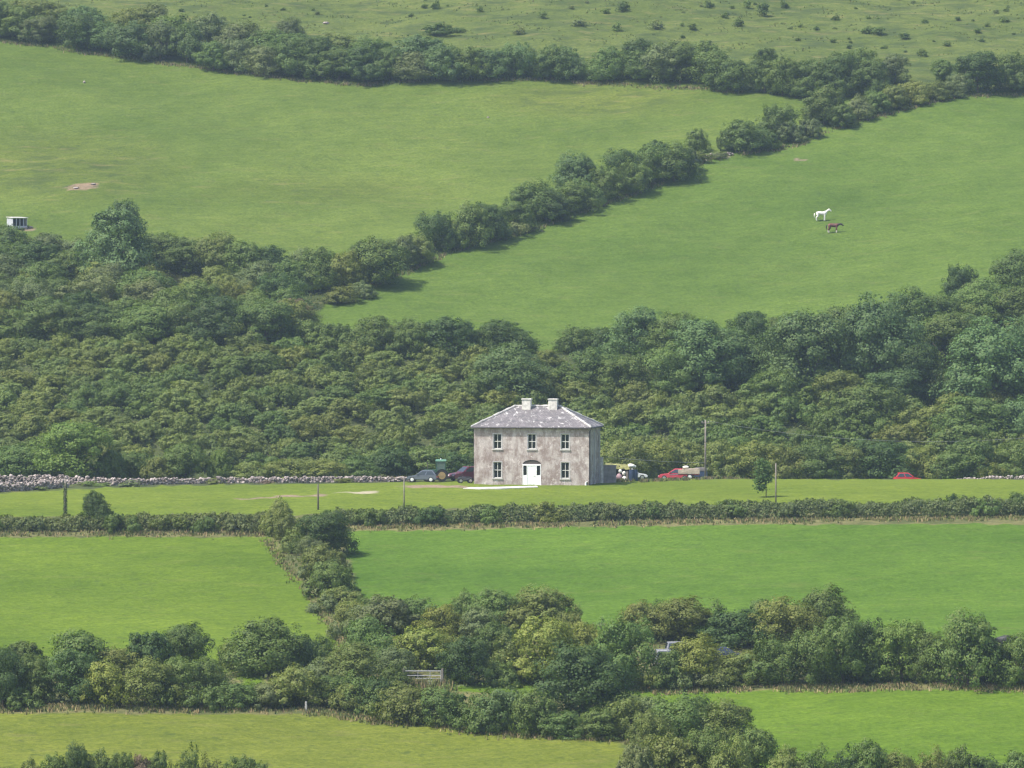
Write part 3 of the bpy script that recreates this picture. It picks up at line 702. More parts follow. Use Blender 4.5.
# ---- low trimmed hedges on their banks
def low_hedge(name, line, label, tones, seed, n, wd=1.5):
    rng = np.random.default_rng(seed)
    P, Nn = [], []
    pts = [(G(u, v), h * G(u, v).y / F) for u, v, h in line]
    segs = [(a, b, (b[0] - a[0]).length) for a, b in zip(pts[:-1], pts[1:])]; tot = sum(s[2] for s in segs)
    for a, b, L in segs:
        m = int(n * L / tot)
        t = rng.uniform(0, 1, m); d = (b[0] - a[0]).normalized(); nrm = Vector((-d.y, d.x, 0))
        bx = a[0].x + (b[0].x - a[0].x) * t; by = a[0].y + (b[0].y - a[0].y) * t
        s = bx * 1.0
        kx = np.arange(-130, 131, 1.3); K = lambda q, w: np.interp(s + q, kx, 1 + w * np.random.default_rng(seed + int(q * 7)).uniform(-1, 1, len(kx)))
        hv = (a[1] + (b[1] - a[1]) * t) * 0.84 * K(0, .22) * np.interp(s * 2.7 % 120, np.arange(0, 121, 1.), np.random.default_rng(seed + 3).uniform(.88, 1.1, 121))
        wv = wd * 0.9 * K(.6, .28)
        th = rng.uniform(0, math.pi, m)
        rr = rng.uniform(0.72, 1.08, m) + 0.07 * np.sin(s * 3.1 + th * 5 + 2 * np.sin(s))
        off = np.cos(th) * wv * rr; zz = np.sin(th) ** 0.6 * hv * rr
        x = bx + nrm.x * off; y = by + nrm.y * off
        P.append(np.stack([x, y, terrain(x, y) + zz], -1))
        Nn.append(np.stack([nrm.x * np.cos(th), nrm.y * np.cos(th), np.sin(th)], -1) + rng.normal(size=(m, 3)) * 0.55)
    o = bpy.data.objects.new(name, quads_mesh(name, leaf_quads(np.concatenate(P), np.concatenate(Nn), 0.22, rng), M['leaf']))
    o.color = (*tones, 1); link(o); return tag(o, label, 'hedge')
low_hedge('hedge', [(-40, 530, 15), (60, 530, 15), (140, 529, 16), (215, 529, 15), (272, 528, 17)], 'low clipped hedge below the lawn, left of the tall hedge corner', (0.115, 0.140, 0.046), 5, 18000, 1.3)
low_hedge('hedge', [(335, 524, 15), (420, 523, 16), (520, 521, 17), (620, 519, 17), (700, 518, 17), (800, 517, 17), (920, 516, 17), (1060, 514, 19)], 'long low hedge between the lawn and the bright green field', (0.100, 0.130, 0.046), 6, 40000, 1.5)
low_hedge('hedge', [(-40, 482, 7), (120, 481, 8)], 'strip of low brambles behind the pale stone wall', (0.05, 0.07, 0.03), 8, 3000, 0.8)

# ---- undergrowth and long grass: nobody could count them
def undergrowth():
    rng = np.random.default_rng(3); P = []
    regs = [[(-30, 250), (60, 256), (110, 276), (200, 268), (300, 275), (330, 302), (300, 330), (350, 352), (480, 360), (560, 366), (640, 364), (800, 352), (930, 318), (1050, 285), (1050, 476), (-30, 478)],
            [(265, 520), (340, 518), (362, 612), (560, 622), (660, 632), (1050, 648), (1050, 684), (620, 686), (560, 692), (345, 690), (345, 640), (290, 560)],
            [(-30, 672), (230, 676), (345, 655), (345, 684), (600, 705), (660, 742), (600, 740), (420, 722), (330, 708), (-30, 706)]]
    x = rng.uniform(-95, 95, 210000); y = rng.uniform(430, 760, 210000)
    u, v = project(x, y, terrain(x, y))
    vis = np.zeros(len(x), bool)
    for rg in regs: vis |= inside(rg, u, v)
    # the thicket floor beyond the crest is hidden at these pixels but still overgrown
    vis |= (y > 641) & (y < 660) & (abs(x) < 66)
    vis &= ~((y > 596) & (y < 640))
    x, y = x[vis], y[vis]
    z = terrain(x, y) + rng.uniform(0.05, 1.0, len(x)) * np.where((y > 640) & (y < 705), 1.7, 0.8) * (0.6 + 0.45 * np.sin(x * .6) * np.sin(y * .7))
    N = rng.normal(size=(len(x), 3)) * 0.6 + np.array([0, 0, .7])
    o = bpy.data.objects.new('undergrowth', quads_mesh('undergrowth', leaf_quads(np.stack([x, y, z], -1), N, 0.34, rng), M['leaf']))
    o.color = (0.105, 0.135, 0.044, 1); link(o); tag(o, 'brambles and bracken covering the thicket floor between the bushes', 'undergrowth', kind='stuff')
undergrowth()

def grass_strip(name, lines, label, n, cols, h=(0.25, 0.6), wpx=3.0, seed=1, region=None):
    rng = np.random.default_rng(seed); B = []; Cc = []
    pts = []
    if lines:
        Ls = [math.hypot(b[0]-a[0], b[1]-a[1]) for ln in lines for a, b in zip(ln[:-1], ln[1:])]
        tot = sum(Ls)
        for ln in lines:
            for a, b in zip(ln[:-1], ln[1:]):
                L = math.hypot(b[0]-a[0], b[1]-a[1]); m = int(n * L / tot)
                pa, pb = G(a[0], a[1]), G(b[0], b[1])
                t = rng.uniform(0, 1, m)
                x = pa.x + (pb.x-pa.x)*t + rng.normal(size=m) * 0.35; 
                y = pa.y + (pb.y-pa.y)*t + rng.normal(size=m) * wpx * 0.35
                keep = np.sin(x*1.3 + y*.4) + np.sin(x*.47 + 1) + rng.normal(size=m)*.8 > -0.9
                pts.append(np.stack([x, y], -1)[keep])
    else:
        x = rng.uniform(-100, 100, n*4); y = rng.uniform(440, 915, n*4); u, v = project(x, y, terrain(x, y))
        k = np.zeros(len(x), bool)
        for rg in region: k |= inside(rg, u, v)
        cl = np.sin(x*.55+np.sin(y*.3)*2)+np.sin(y*.6+np.sin(x*.23)*2)+rng.normal(size=len(x))*.7 > 0.9
        pts.append(np.stack([x, y], -1)[k & cl][:n])
    P = np.concatenate(pts); m = len(P); nb = 5
    base = np.repeat(P, nb, 0) + rng.normal(size=(m*nb, 2)) * 0.10
    z = terrain(base[:, 0], base[:, 1]) - 0.03
    hh = rng.uniform(h[0], h[1], m*nb); a = rng.uniform(0, 6.283, m*nb); wv = rng.uniform(0.02, 0.05, m*nb); lean = rng.uniform(0, .5, m*nb) * hh; la = rng.uniform(0, 6.283, m*nb)
    b3 = np.stack([base[:, 0], base[:, 1], z], -1); d = np.stack([np.cos(a), np.sin(a), 0*a], -1) * wv[:, None]
    tip = b3 + np.stack([np.cos(la)*lean, np.sin(la)*lean, hh], -1)
    Vq = np.stack([b3 - d*1.6, b3 + d*1.6, tip + d*.4, tip - d*.4], 1)
    me = quads_mesh(name, Vq, M['tuft'])
    cc = np.array(cols)[rng.integers(0, len(cols), m)]; cc = np.repeat(cc, nb*4, 0); cc = np.concatenate([cc, np.ones((len(cc), 1))], 1).astype(np.float32)
    ca = me.color_attributes.new('field', 'FLOAT_COLOR', 'POINT'); ca.data.foreach_set('color', cc.reshape(-1))
    o = link(bpy.data.objects.new(name, me)); return tag(o, label, 'grass', kind='stuff')
STRAW = [(0.27, 0.21, 0.11), (0.23, 0.19, 0.09), (0.16, 0.16, 0.06), (0.13, 0.15, 0.05), (0.10, 0.13, 0.04)]
grass_strip('verge_grass', [[(-20, 711), (120, 709), (260, 710), (330, 713), (420, 725), (520, 735), (640, 743)], [(640, 690), (760, 689), (900, 688), (1050, 688)], [(345, 528), (420, 527), (480, 526), (560, 525), (700, 522), (850, 520), (1050, 518)], [(265, 540), (285, 566), (312, 600), (340, 640), (344, 664)], [(-20, 534), (150, 534), (265, 534)], [(-20, 706), (100, 706), (260, 707)], [(655, 686), (1050, 685)]],
            'pale dry grass growing along the feet of the hedges', 11000, STRAW, (0.10, 0.36), 2.6, 21)
grass_strip('verge_grass', [[(-20, 479.6), (110, 483), (240, 480), (340, 479), (420, 479)], [(640, 482), (700, 479.5), (800, 479.2), (1050, 479)], [(600, 482), (640, 481)], [(330, 303), (440, 256), (520, 234), (600, 206), (690, 168), (727, 155), (800, 145), (870, 118), (960, 97), (1050, 92)], [(-20, 38), (150, 62), (350, 85), (560, 80), (745, 93)]],
            'dry brown grass along the wall and the upper hedges', 7000, [(0.2, 0.16, 0.09), (0.15, 0.15, 0.06), (0.10, 0.13, 0.045)], (0.15, 0.45), 1.6, 22)
grass_strip('verge_grass', [[(392, 689), (446, 689)], [(396, 691), (450, 690)]], 'tall pale seeding grass in front of the field gate', 420, STRAW, (0.5, 1.05), 0.8, 25)
TOPR = [(-30, -20), (1060, -20), (1060, 50), (930, 56), (880, 60), (745, 55), (640, 45), (500, 42), (350, 38), (250, 34), (150, 20), (-30, 0)]
grass_strip('rough_grass', None, 'coarse tussocks of grass over the rough hillside', 26000, [(0.085, 0.115, 0.036), (0.12, 0.13, 0.05), (0.07, 0.10, 0.03)], (0.10, 0.30), seed=23, region=[TOPR])

# ------------------------------------------------------------------ the house
HL, HD, HE = 13.0, 8.0, 6.5
house = empty('farmhouse', (8.56 - HL * math.cos(R(10)), 600 + HL * math.sin(R(10)), -0.06), R(-10),
              'square two storey grey rendered farmhouse with hipped slate roof and white door', 'house')
WX = [(2.2, 3.12), (6.09, 7.01), (9.85, 10.77)]
ZU, ZLw = (4.06, 5.74), (0.80, 2.60)
DX, DZ, SPR = (5.50, 7.58), 2.86, 2.34
RV = 0.16
def front_wall():
    mb = MB()
    xs_ = sorted({0, HL, *[a for p in WX for a in p], *DX}); zs_ = sorted({-0.6, 0.0, DZ, HE, *ZU, *ZLw})
    def hole(x, z):
        for i, (a, b) in enumerate(WX):
            if a < x < b and ZU[0] < z < ZU[1]: return True
            if i != 1 and a < x < b and ZLw[0] < z < ZLw[1]: return True
        return DX[0] < x < DX[1] and 0 < z < DZ
    for x0, x1 in zip(xs_[:-1], xs_[1:]):
        for z0, z1 in zip(zs_[:-1], zs_[1:]):
            if not hole((x0+x1)/2, (z0+z1)/2): mb.quad((x0,0,z0),(x1,0,z0),(x1,0,z1),(x0,0,z1))
    def reveal(x0, x1, z0, z1):
        mb.quad((x0,0,z0),(x0,RV,z0),(x0,RV,z1),(x0,0,z1)); mb.quad((x1,0,z0),(x1,0,z1),(x1,RV,z1),(x1,RV,z0))
        mb.quad((x0,0,z1),(x0,RV,z1),(x1,RV,z1),(x1,0,z1)); mb.quad((x0,0,z0),(x1,0,z0),(x1,RV,z0),(x0,RV,z0))
    for i, (a, b) in enumerate(WX):
        reveal(a, b, *ZU)
        if i != 1: reveal(a, b, *ZLw)
    reveal(DX[0], DX[1], 0, DZ)
    # spandrels of the arched doorway
    cx, hw, rise = (DX[0]+DX[1])/2, (DX[1]-DX[0])/2, DZ - SPR
    n = 14; arc = [(cx - hw*math.cos(math.pi*k/n), SPR + rise*math.sin(math.pi*k/n)) for k in range(n+1)]
    for k in range(n):
        (xa, za), (xb, zb) = arc[k], arc[k+1]
        mb.quad((xa,0,za),(xb,0,zb),(xb,0,DZ),(xa,0,DZ)); mb.quad((xa,0,za),(xa,RV,za),(xb,RV,zb),(xb,0,zb))
    # the other three sides
    mb.quad((0,HD,-.6),(0,0,-.6),(0,0,HE),(0,HD,HE)); mb.quad((HL,0,-.6),(HL,HD,-.6),(HL,HD,HE),(HL,0,HE)); mb.quad((HL,HD,-.6),(0,HD,-.6),(0,HD,HE),(HL,HD,HE))
    return mb.build('wall', M['render'], house, fix=False)
front_wall()
def sash(a, b, z0, z1):
    y = RV
    fr = MB(); t = 0.065
    fr.box(a, a+t, y-.05, y+.03, z0, z1); fr.box(b-t, b, y-.05, y+.03, z0, z1); fr.box(a+t, b-t, y-.05, y+.03, z1-t, z1); fr.box(a+t, b-t, y-.05, y+.03, z0, z0+t*1.3)
    m = (a+b)/2; zm = (z0+z1)/2
    fr.box(a+t, b-t, y-.045, y+.025, zm-.035, zm+.035)
    fr.box(m-.03, m+.03, y-.04, y+.02, z0+t*1.3, zm-.035); fr.box(m-.03, m+.03, y-.04, y+.02, zm+.035, z1-t)
    w = MB().box(a+.02, b-.02, y+.035, y+.06, z0+.02, z1-.02).build('window', M['glass'], house)
    fr.build('frame', M['framepaint'], w)
    MB().box(a-.14, b+.14, -.10, RV-.06, z0-.13, z0+.004).build('sill', M['sill'], w)
    # painted plaster band round the opening, a little proud of the wall
    s = MB(); q = 0.10
    s.box(a-q, a-.004, -.018, .02, z0, z1+q); s.box(b+.004, b+q, -.018, .02, z0, z1+q); s.box(a-.004, b+.004, -.018, .02, z1+.004, z1+q)
    s.build('surround', M['palepipe'], w)
for i, (a, b) in enumerate(WX):
    sash(a, b, *ZU)
    if i != 1: sash(a, b, *ZLw)
dr = MB(); DY = -.09
dr.box(DX[0]+.01, DX[0]+.08, .06, .20, 0, SPR-.12); dr.box(DX[1]-.08, DX[1]-.01, .06, .20, 0, SPR-.12); dr.box(DX[0]+.01, DX[1]-.01, .05, .21, SPR-.12, SPR+.04)
dr.box(DX[0]+.48, DX[0]+.56, .06, .20, 0, SPR-.12); dr.box(DX[1]-.56, DX[1]-.48, .06, .20, 0, SPR-.12)
dr.box(DX[0]+.08, DX[0]+.48, .08, .19, 0, 1.15); dr.box(DX[1]-.48, DX[1]-.08, .08, .19, 0, 1.15)
door = dr.build('door', M['white'], house); door.location = (0, DY, 0)
lf = MB().box(DX[0]+.56, DX[1]-.56, .10, .17, 0.02, SPR-.12)
for z0, z1 in ((.15, .85), (1.0, 2.05)):
    for x0 in (DX[0]+.64, (DX[0]+DX[1])/2+.05): lf.box(x0, x0+.33, .085, .10, z0, z1)
lf.build('door_leaf', M['white'], door)
MB().disc_y(DX[1]-.68, 1.05, .035, .04, .085, 10).build('handle', M['pipe'], door)
for x0 in (DX[0]+.14, DX[1]-.42): MB().box(x0, x0+.28, .13, .16, 1.152, SPR-.125).build('sidelight', M['glass'], door)
MB().box(DX[0]-.02, DX[1]+.02, .165, .19, SPR+.045, DZ+.02).build('fanlight', M['recess'], door)
MB().box(DX[0]-.15, DX[1]+.15, -.45, -.003, -.3, .05).build('doorstep', M['sill'], house)
# roof: hipped, eaves a little over the walls
ov, RZ, EZ = 0.28, 8.75, HE + .02
e = [(-ov,-ov,EZ),(HL+ov,-ov,EZ),(HL+ov,HD+ov,EZ),(-ov,HD+ov,EZ)]; r0 = (HD/2+.0, HD/2, RZ); r1 = (HL-HD/2, HD/2, RZ)
roof = MB(); roof.add(e+[r0, r1], [(0,1,5,4),(1,2,5),(2,3,4,5),(3,0,4)])
roof.add([(x,y,z-.10) for x,y,z in e], [(0,3,2,1)]); roof.add(e+[(x,y,z-.10) for x,y,z in e], [(0,4,5,1),(1,5,6,2),(2,6,7,3),(3,7,4,0)])
roof = roof.build('roof', M['slate'], house, fix=False)
rt = MB()
def tiles(a, b):
    a, b = Vector(a), Vector(b); L = (b-a).length; n = max(2, int(L/.45)); rr = random.Random(4)
    for k in range(n):
        p, q = a.lerp(b, k/n), a.lerp(b, (k+.96)/n); lift = Vector((0,0,.02+rr.uniform(0,.03)))
        rt.tube([p+lift, q+lift], rr.uniform(.10,.15), 7)
tiles(r0, r1)
for c, r_ in ((e[0], r0), (e[3], r0), (e[1], r1), (e[2], r1)): tiles(c, r_)
rt.build('ridge_tiles', M['ridge'], roof, fix=False)
for cx in (5.35, 8.35):
    ch = MB().box(cx-.5, cx+.5, HD/2-.75, HD/2+.05, RZ-.75, RZ+.72).box(cx-.56, cx+.56, HD/2-.81, HD/2+.11, RZ+.722, RZ+.86).build('chimney', M['chimney'], roof, bevel=.02)
g = MB(); g.tube([(-ov,-ov-.06,EZ-.10),(HL+ov,-ov-.06,EZ-.10)], .055, 8); g.tube([(HL+ov+.06,-ov,EZ-.10),(HL+ov+.06,HD+ov,EZ-.10)], .055, 8)
g.build('gutter', M['pipe'], house)
for xy, m_, r_ in (((HL+.07, .12), 'pipe', .06), ((HL+.07, 3.4), 'palepipe', .055), ((HL+.07, 6.9), 'palepipe', .06)):
    MB().tube([(xy[0]+.22, xy[1]-.2, EZ-.12), (xy[0], xy[1], EZ-.5), (xy[0], xy[1], -.2)], r_, 8).build('downpipe', M[m_], house)
MB().tube([(HL-.35, -.09, -.1), (HL-.35, -.09, .42), (HL-.15, -.09, .5)], .10, 8).build('drain_hopper', M['white'], house)
# yard wall behind and to the right
pz = house.matrix_world
def HW(x, y, z=0):
    c, s = math.cos(R(-10)), math.sin(R(-10)); return Vector((house.location.x + x*c - y*s, house.location.y + x*s + y*c, z))
yw = empty('yard_wall', HW(HL+.1, HD-.2, -.1), R(-10), 'grey block yard wall joining the back corner of the farmhouse', 'wall')
MB().box(0, 1.7, 0, .3, -.5, 2.0).build('blockwork', M['block'], yw, bevel=.02); MB().box(-.0, 1.75, -.05, .35, 2.002, 2.1).build('coping', M['block'], yw)
MB().box(-.02, .28, -.28, -.01, -.4, 3.0).build('gate_pier', M['chimney'], yw, bevel=.02)
# white concrete strip before the door
def strip(name, pts, mat, h=.05):
    mb = MB()
    P = [(G(a[0], a[1]), G(b[0], b[1])) for a, b in pts]
    for (a, b), (c, d) in zip(P[:-1], P[1:]):
        z = Vector((0,0,h)); dn = Vector((0,0,-.2))
        mb.quad(a+z, c+z, d+z, b+z); mb.quad(a+z, a+dn, c+dn, c+z); mb.quad(b+z, d+z, d+dn, b+dn)
    o = mb.build(name, mat, fix=False); o['kind'] = 'structure'; return o
strip('path', [((463, 489.0), (470, 488.0)), ((480, 489.4), (480, 487.9)), ((500, 489.2), (500, 487.5)), ((520, 488.4), (520, 486.9)), ((538, 487.8), (537, 486.6))], M['concrete'], .09)

# ------------------------------------------------------------------ vehicles
def wheel(parent, x, y, r, w, side, rim='rim'):
    o = MB().disc_y(0, 0, r, -w/2, w/2, 20).build('wheel', M['tyre'], parent, bevel=.02)
    o.location = (x, y, r)
    s = MB().disc_y(0, 0, r*.62, side*w/2-.02, side*(w/2+.015), 16); s.disc_y(0, 0, r*.2, side*(w/2+.015), side*(w/2+.04), 10)
    s.build('rim', M[rim], o)
    return o
def car(name, label, loc, rz, mat, L=4.1, W=1.68, H=1.45, style='hatch', rim='rim', group=None):
    root = empty(name, loc, rz, label, 'car', group)
    h0, bl = 0.28, 0.86 * H / 1.45
    hl = L/2
    # body: +x is the nose
    prof = [(-hl, h0+.1), (-hl+.06, bl-.06), (-hl+.22, bl+.02), (hl*.36, bl+.02), (hl*.86, bl-.12), (hl-.04, bl-.26), (hl, h0+.12), (hl-.12, h0), (-hl+.12, h0)]
    b = MB().prism_y(prof, -W/2, W/2).build('body', mat, root, bevel=.06, smooth=False)
    rear = {'hatch': -hl+.10, 'saloon': -hl*.62, 'estate': -hl+.04}[style]
    rr0 = {'hatch': rear+.42, 'saloon': rear+.55, 'estate': rear+.2}[style]
    cab = MB().frustum((rear, hl*.42, -W/2+.06, W/2-.06), (rr0, hl*.02, -W/2+.22, W/2-.22), bl+.015, H)
    cab.build('cabin', mat, root, bevel=.05)
    def side_pt(t, x, s):   # on the slanting cabin side, t from belt to roof
        return (x, s*((W/2-.06)*(1-t)+(W/2-.22)*t + .006), bl+.015+(H-bl-.015)*t)
    for s in (-1, 1):
        for (xa, xb) in ((.08, .48), (.54, .93)):
            w = MB(); lo0 = rear+(hl*.42-rear)*xa; lo1 = rear+(hl*.42-rear)*xb; hi0 = rr0+(hl*.02-rr0)*max(.06, xa-.02); hi1 = rr0+(hl*.02-rr0)*min(.92, xb+.02)
            w.quad(side_pt(.12, lo0, s), side_pt(.12, lo1, s), side_pt(.86, hi1, s), side_pt(.86, hi0, s))
            w.build('window', M['carglass'], root, fix=False)
        MB().box(hl*.24, hl*.32, s*(W/2-.02)-.06, s*(W/2-.02)+.06+.05*s, bl+.08, bl+.2).build('mirror', mat, root)
    def end(xl, xh, y0, y1, name):
        d = .008 if xl > 0 else -.008; w = MB(); z0 = bl+.015; f = lambda t: xl+(xh-xl)*t
        w.quad((f(.12)+d, -y0, z0+(H-z0)*.12+.006), (f(.12)+d, y0, z0+(H-z0)*.12+.006), (f(.88)+d, y1, z0+(H-z0)*.88+.006), (f(.88)+d, -y1, z0+(H-z0)*.88+.006))
        w.build(name, M['carglass'], root, fix=False)
    end(hl*.42, hl*.02, W/2-.14, W/2-.27, 'windscreen'); end(rear, rr0, W/2-.14, W/2-.27, 'rear_window')
    for s in (-1, 1):
        MB().box(hl-.20, hl-.005, s*(W/2-.3)-.16, s*(W/2-.3)+.16, bl-.40, bl-.26).build('headlight', M['lamp'], root, bevel=.02)
        MB().box(-hl-.012, -hl+.12, s*(W/2-.2)-.12, s*(W/2-.2)+.12, bl-.34, bl-.12).build('tail_light', M['redlamp'], root, bevel=.01)
        for x in (-hl*.60, hl*.62): wheel(root, x, s*(W/2-.085), .31, .2, s, rim)
    MB().box(hl-.08, hl+.04, -W/2+.08, W/2-.08, h0+.02, h0+.2).build('bumper', M['black'], root, bevel=.02)
    MB().box(-hl-.04, -hl+.08, -W/2+.08, W/2-.08, h0+.02, h0+.2).build('bumper', M['black'], root, bevel=.02)
    return root
greyblue = paint('grey_blue_car_paint', (0.115, 0.13, 0.165)); maroon = paint('maroon_car_paint', (0.13, 0.030, 0.05)); red = paint('red_car_paint', (0.52, 0.03, 0.05)); pinkred = paint('faded_red_car_paint', (0.50, 0.06, 0.09))
white = paint('white_car_paint', (0.75, 0.75, 0.74)); silver = paint('silver_car_paint', (0.27, 0.27, 0.285)); navy = paint('navy_car_paint', (0.05, 0.06, 0.10)); darkgrey = paint('dark_grey_paint', (0.08, 0.08, 0.10))
car('parked_car', 'grey blue hatchback parked left of the green tractor', GD(422.5, 609), R(173), greyblue, 3.5, 1.62, 1.32, 'hatch', 'hubcap')
car('parked_car', 'maroon estate car parked against the left corner of the house', GD(466, 613), R(-150), maroon, 4.0, 1.7, 1.62, 'estate')
car('parked_car', 'red car with a pale trailer across its tail, right of the house', GD(675, 627), R(176), pinkred, 3.9, 1.65, 1.36, 'hatch')
car('parked_car', 'red hatchback half hidden behind the lawn by the right bushes', GD(908, 632), R(5), red, 3.3, 1.6, 1.32, 'hatch')
car('parked_car', 'white car with its wing showing beside the tarpaulin shelter', GD(631.5, 616), R(8), white, 3.6, 1.6, 1.3, 'hatch')
# cars in the lane behind the lower right hedge
car('parked_car', 'silver car glimpsed through the gap in the lower right hedge', G(664, 668), R(-84), silver, 4.0, 1.66, 1.55, 'estate')
car('parked_car', 'pale van roofed car glimpsed behind the yellowish hedge bush', G(684, 660), R(4), silver, 3.4, 1.66, 1.62, 'estate')
car('parked_car', 'dark car roof glimpsed low between the lower right hedge trees', G(727, 663), R(3), navy, 3.9, 1.66, 1.4, 'saloon')

def tractor():
    root = empty('tractor', GD(437.5, 611), R(180), 'green cabbed tractor with yellow wheels behind the parked cars', 'tractor', s=.92)
    MB().box(-.1, 1.75, -.36, .36, .85, 1.45).build('bonnet', M['greenpaint'], root, bevel=.08)
    MB().box(-.7, 1.7, -.22, .22, .5, .86).build('chassis', M['black'], root, bevel=.03)
    MB().box(1.752, 1.80, -.30, .30, .9, 1.4).build('grille', M['greybonnet'], root)
    c = MB()
    for x in (-.95, .12):
        for y in (-.62, .62): c.box(x-.045, x+.045, y-.045, y+.045, 1.2, 2.46)
    c.box(-.99, .16, -.66, .66, 1.12, 1.2)
    M['cabglass'] = plain('pale_cab_glass', (0.09, 0.13, 0.12), 0.1, spec=.8)
    cab = c.build('cab', M['greenpaint'], root)
    MB().box(-1.08, .26, -.74, .74, 2.462, 2.66).build('roof', M['cabgreen'], cab, bevel=.04)
    for y in (-.625, .625): MB().box(-.90, .07, y-.01, y+.01, 1.22, 2.45).build('window', M['cabglass'], cab)
    MB().box(.11, .13, -.57, .57, 1.3, 2.45).build('windscreen', M['carglass'], cab); MB().box(-.96, -.94, -.57, .57, 1.3, 2.45).build('rear_window', M['carglass'], cab)
    MB().tube([(1.2, .2, 1.4), (1.2, .2, 2.4)], .04, 8).build('exhaust', M['pipe'], root)
    for s in (-1, 1):
        wheel(root, -.55, s*.78, .74, .40, s, 'yellowrim'); wheel(root, 1.35, s*.66, .46, .26, s, 'yellowrim')
        n = 10; f = MB()
        arc = [(-.55+.82*math.cos(a), .74+.82*math.sin(a)) for a in [R(20+150*k/n) for k in range(n+1)]]
        for (xa, za), (xb, zb) in zip(arc[:-1], arc[1:]): f.quad((xa, s*.60, za), (xa, s*1.0, za), (xb, s*1.0, zb), (xb, s*.60, zb))
        f.build('mudguard', M['greenpaint'], root, fix=False)
        MB().box(1.80, 1.84, s*.2-.08, s*.2+.08, 1.1, 1.24).build('headlight', M['lamp'], root)
    MB().blob((-.4, 0, 2.75), (.07, .07, .1), 2).build('beacon', M['lamp'], root)
tractor()
# quad and mower parked before the maroon car
def quad():
    root = empty('quad_bike', GD(465, 606), R(190), 'small dark quad bike parked in front of the maroon car', 'quad bike')
    MB().prism_y([(-.8, .5), (-.8, .62), (-.1, .62), (.1, .74), (.7, .66), (.85, .5), (.4, .35), (-.5, .35)], -.28, .28).build('body', darkgrey, root, bevel=.04)
    MB().box(-.55, .05, -.16, .16, .63, .74).build('seat', M['black'], root, bevel=.03)
    MB().tube([(.25, -.36, .92), (.3, 0, .9), (.25, .36, .92)], .025, 6).tube([(.42, 0, .6), (.3, 0, .9)], .03, 6).build('handlebar', M['black'], root)
    for s in (-1, 1):
        for x in (-.55, .55): wheel(root, x, s*.42, .27, .22, s)
quad()
def trailer():
    root = empty('farm_trailer', GD(689, 624), R(178), 'flat wooden farm trailer with plank sides, in front of the red car', 'trailer')
    MB().box(-1.25, 1.25, -.85, .85, .66, .78).build('bed', M['plank'], root)
    for s in (-1, 1):
        b = MB()
        for z in (.80, .97): b.box(-1.25, 1.25, s*.85-.02, s*.85+.02, z, z+.15)
        for x in (-1.2, 0, 1.2): b.box(x-.04, x+.04, s*.83-.04, s*.83+.01, .78, 1.13)
        b.build('sideboard', M['plank'], root)
        wheel(root, -.1, s*.80, .33, .2, s, 'hubcap')
    MB().tube([(1.2, -.5, .6), (2.2, 0, .5)], .05, 6).tube([(1.2, .5, .6), (2.2, 0, .5)], .05, 6).build('drawbar', M['pipe'], root)
    MB().box(-1.2, 1.2, -.5, .5, .50, .655).build('frame', pinkred, root)
    o = empty('plank_stack', GD(690, 624) + Vector((0, 0, .79)), R(178), 'pale stacked planks lying on the farm trailer', 'planks')
    mb = MB(); rr = random.Random(5)
    for k in range(3):
        for j in range(4): mb.box(-1.0+rr.uniform(-.1, .1), .7+rr.uniform(-.2, .2), -.6+j*.3, -.34+j*.3, k*.16+.35*(0), k*.16+.14)
    mb.build('boards', M['plank'], o)
    o = empty('feed_sack', GD(686, 624) + Vector((0, 0, 1.27)), 0, 'white sack lying on top of the plank stack', 'sack')
    MB().blob((0, 0, .14), (.42, .3, .17), 9, 2, .12).build('cloth', M['sack'], o, smooth=True)
    b = empty('box_trailer', GD(701, 627), R(2), 'small dark blue box trailer behind the tall pole', 'trailer')
    MB().frustum((-.75, .75, -.55, .55), (-.7, .7, -.5, .5), .4, 1.05).build('body', M['bluebarrel'], b, bevel=.03)
    MB().box(-.72, .72, -.53, .53, 1.052, 1.5).build('load_cover', M['greybonnet'], b, bevel=.1)
    for s in (-1, 1): wheel(b, 0, s*.62, .28, .16, s)
    MB().tube([(.7, 0, .42), (1.3, 0, .4)], .04, 6).build('drawbar', M['pipe'], b)
trailer()

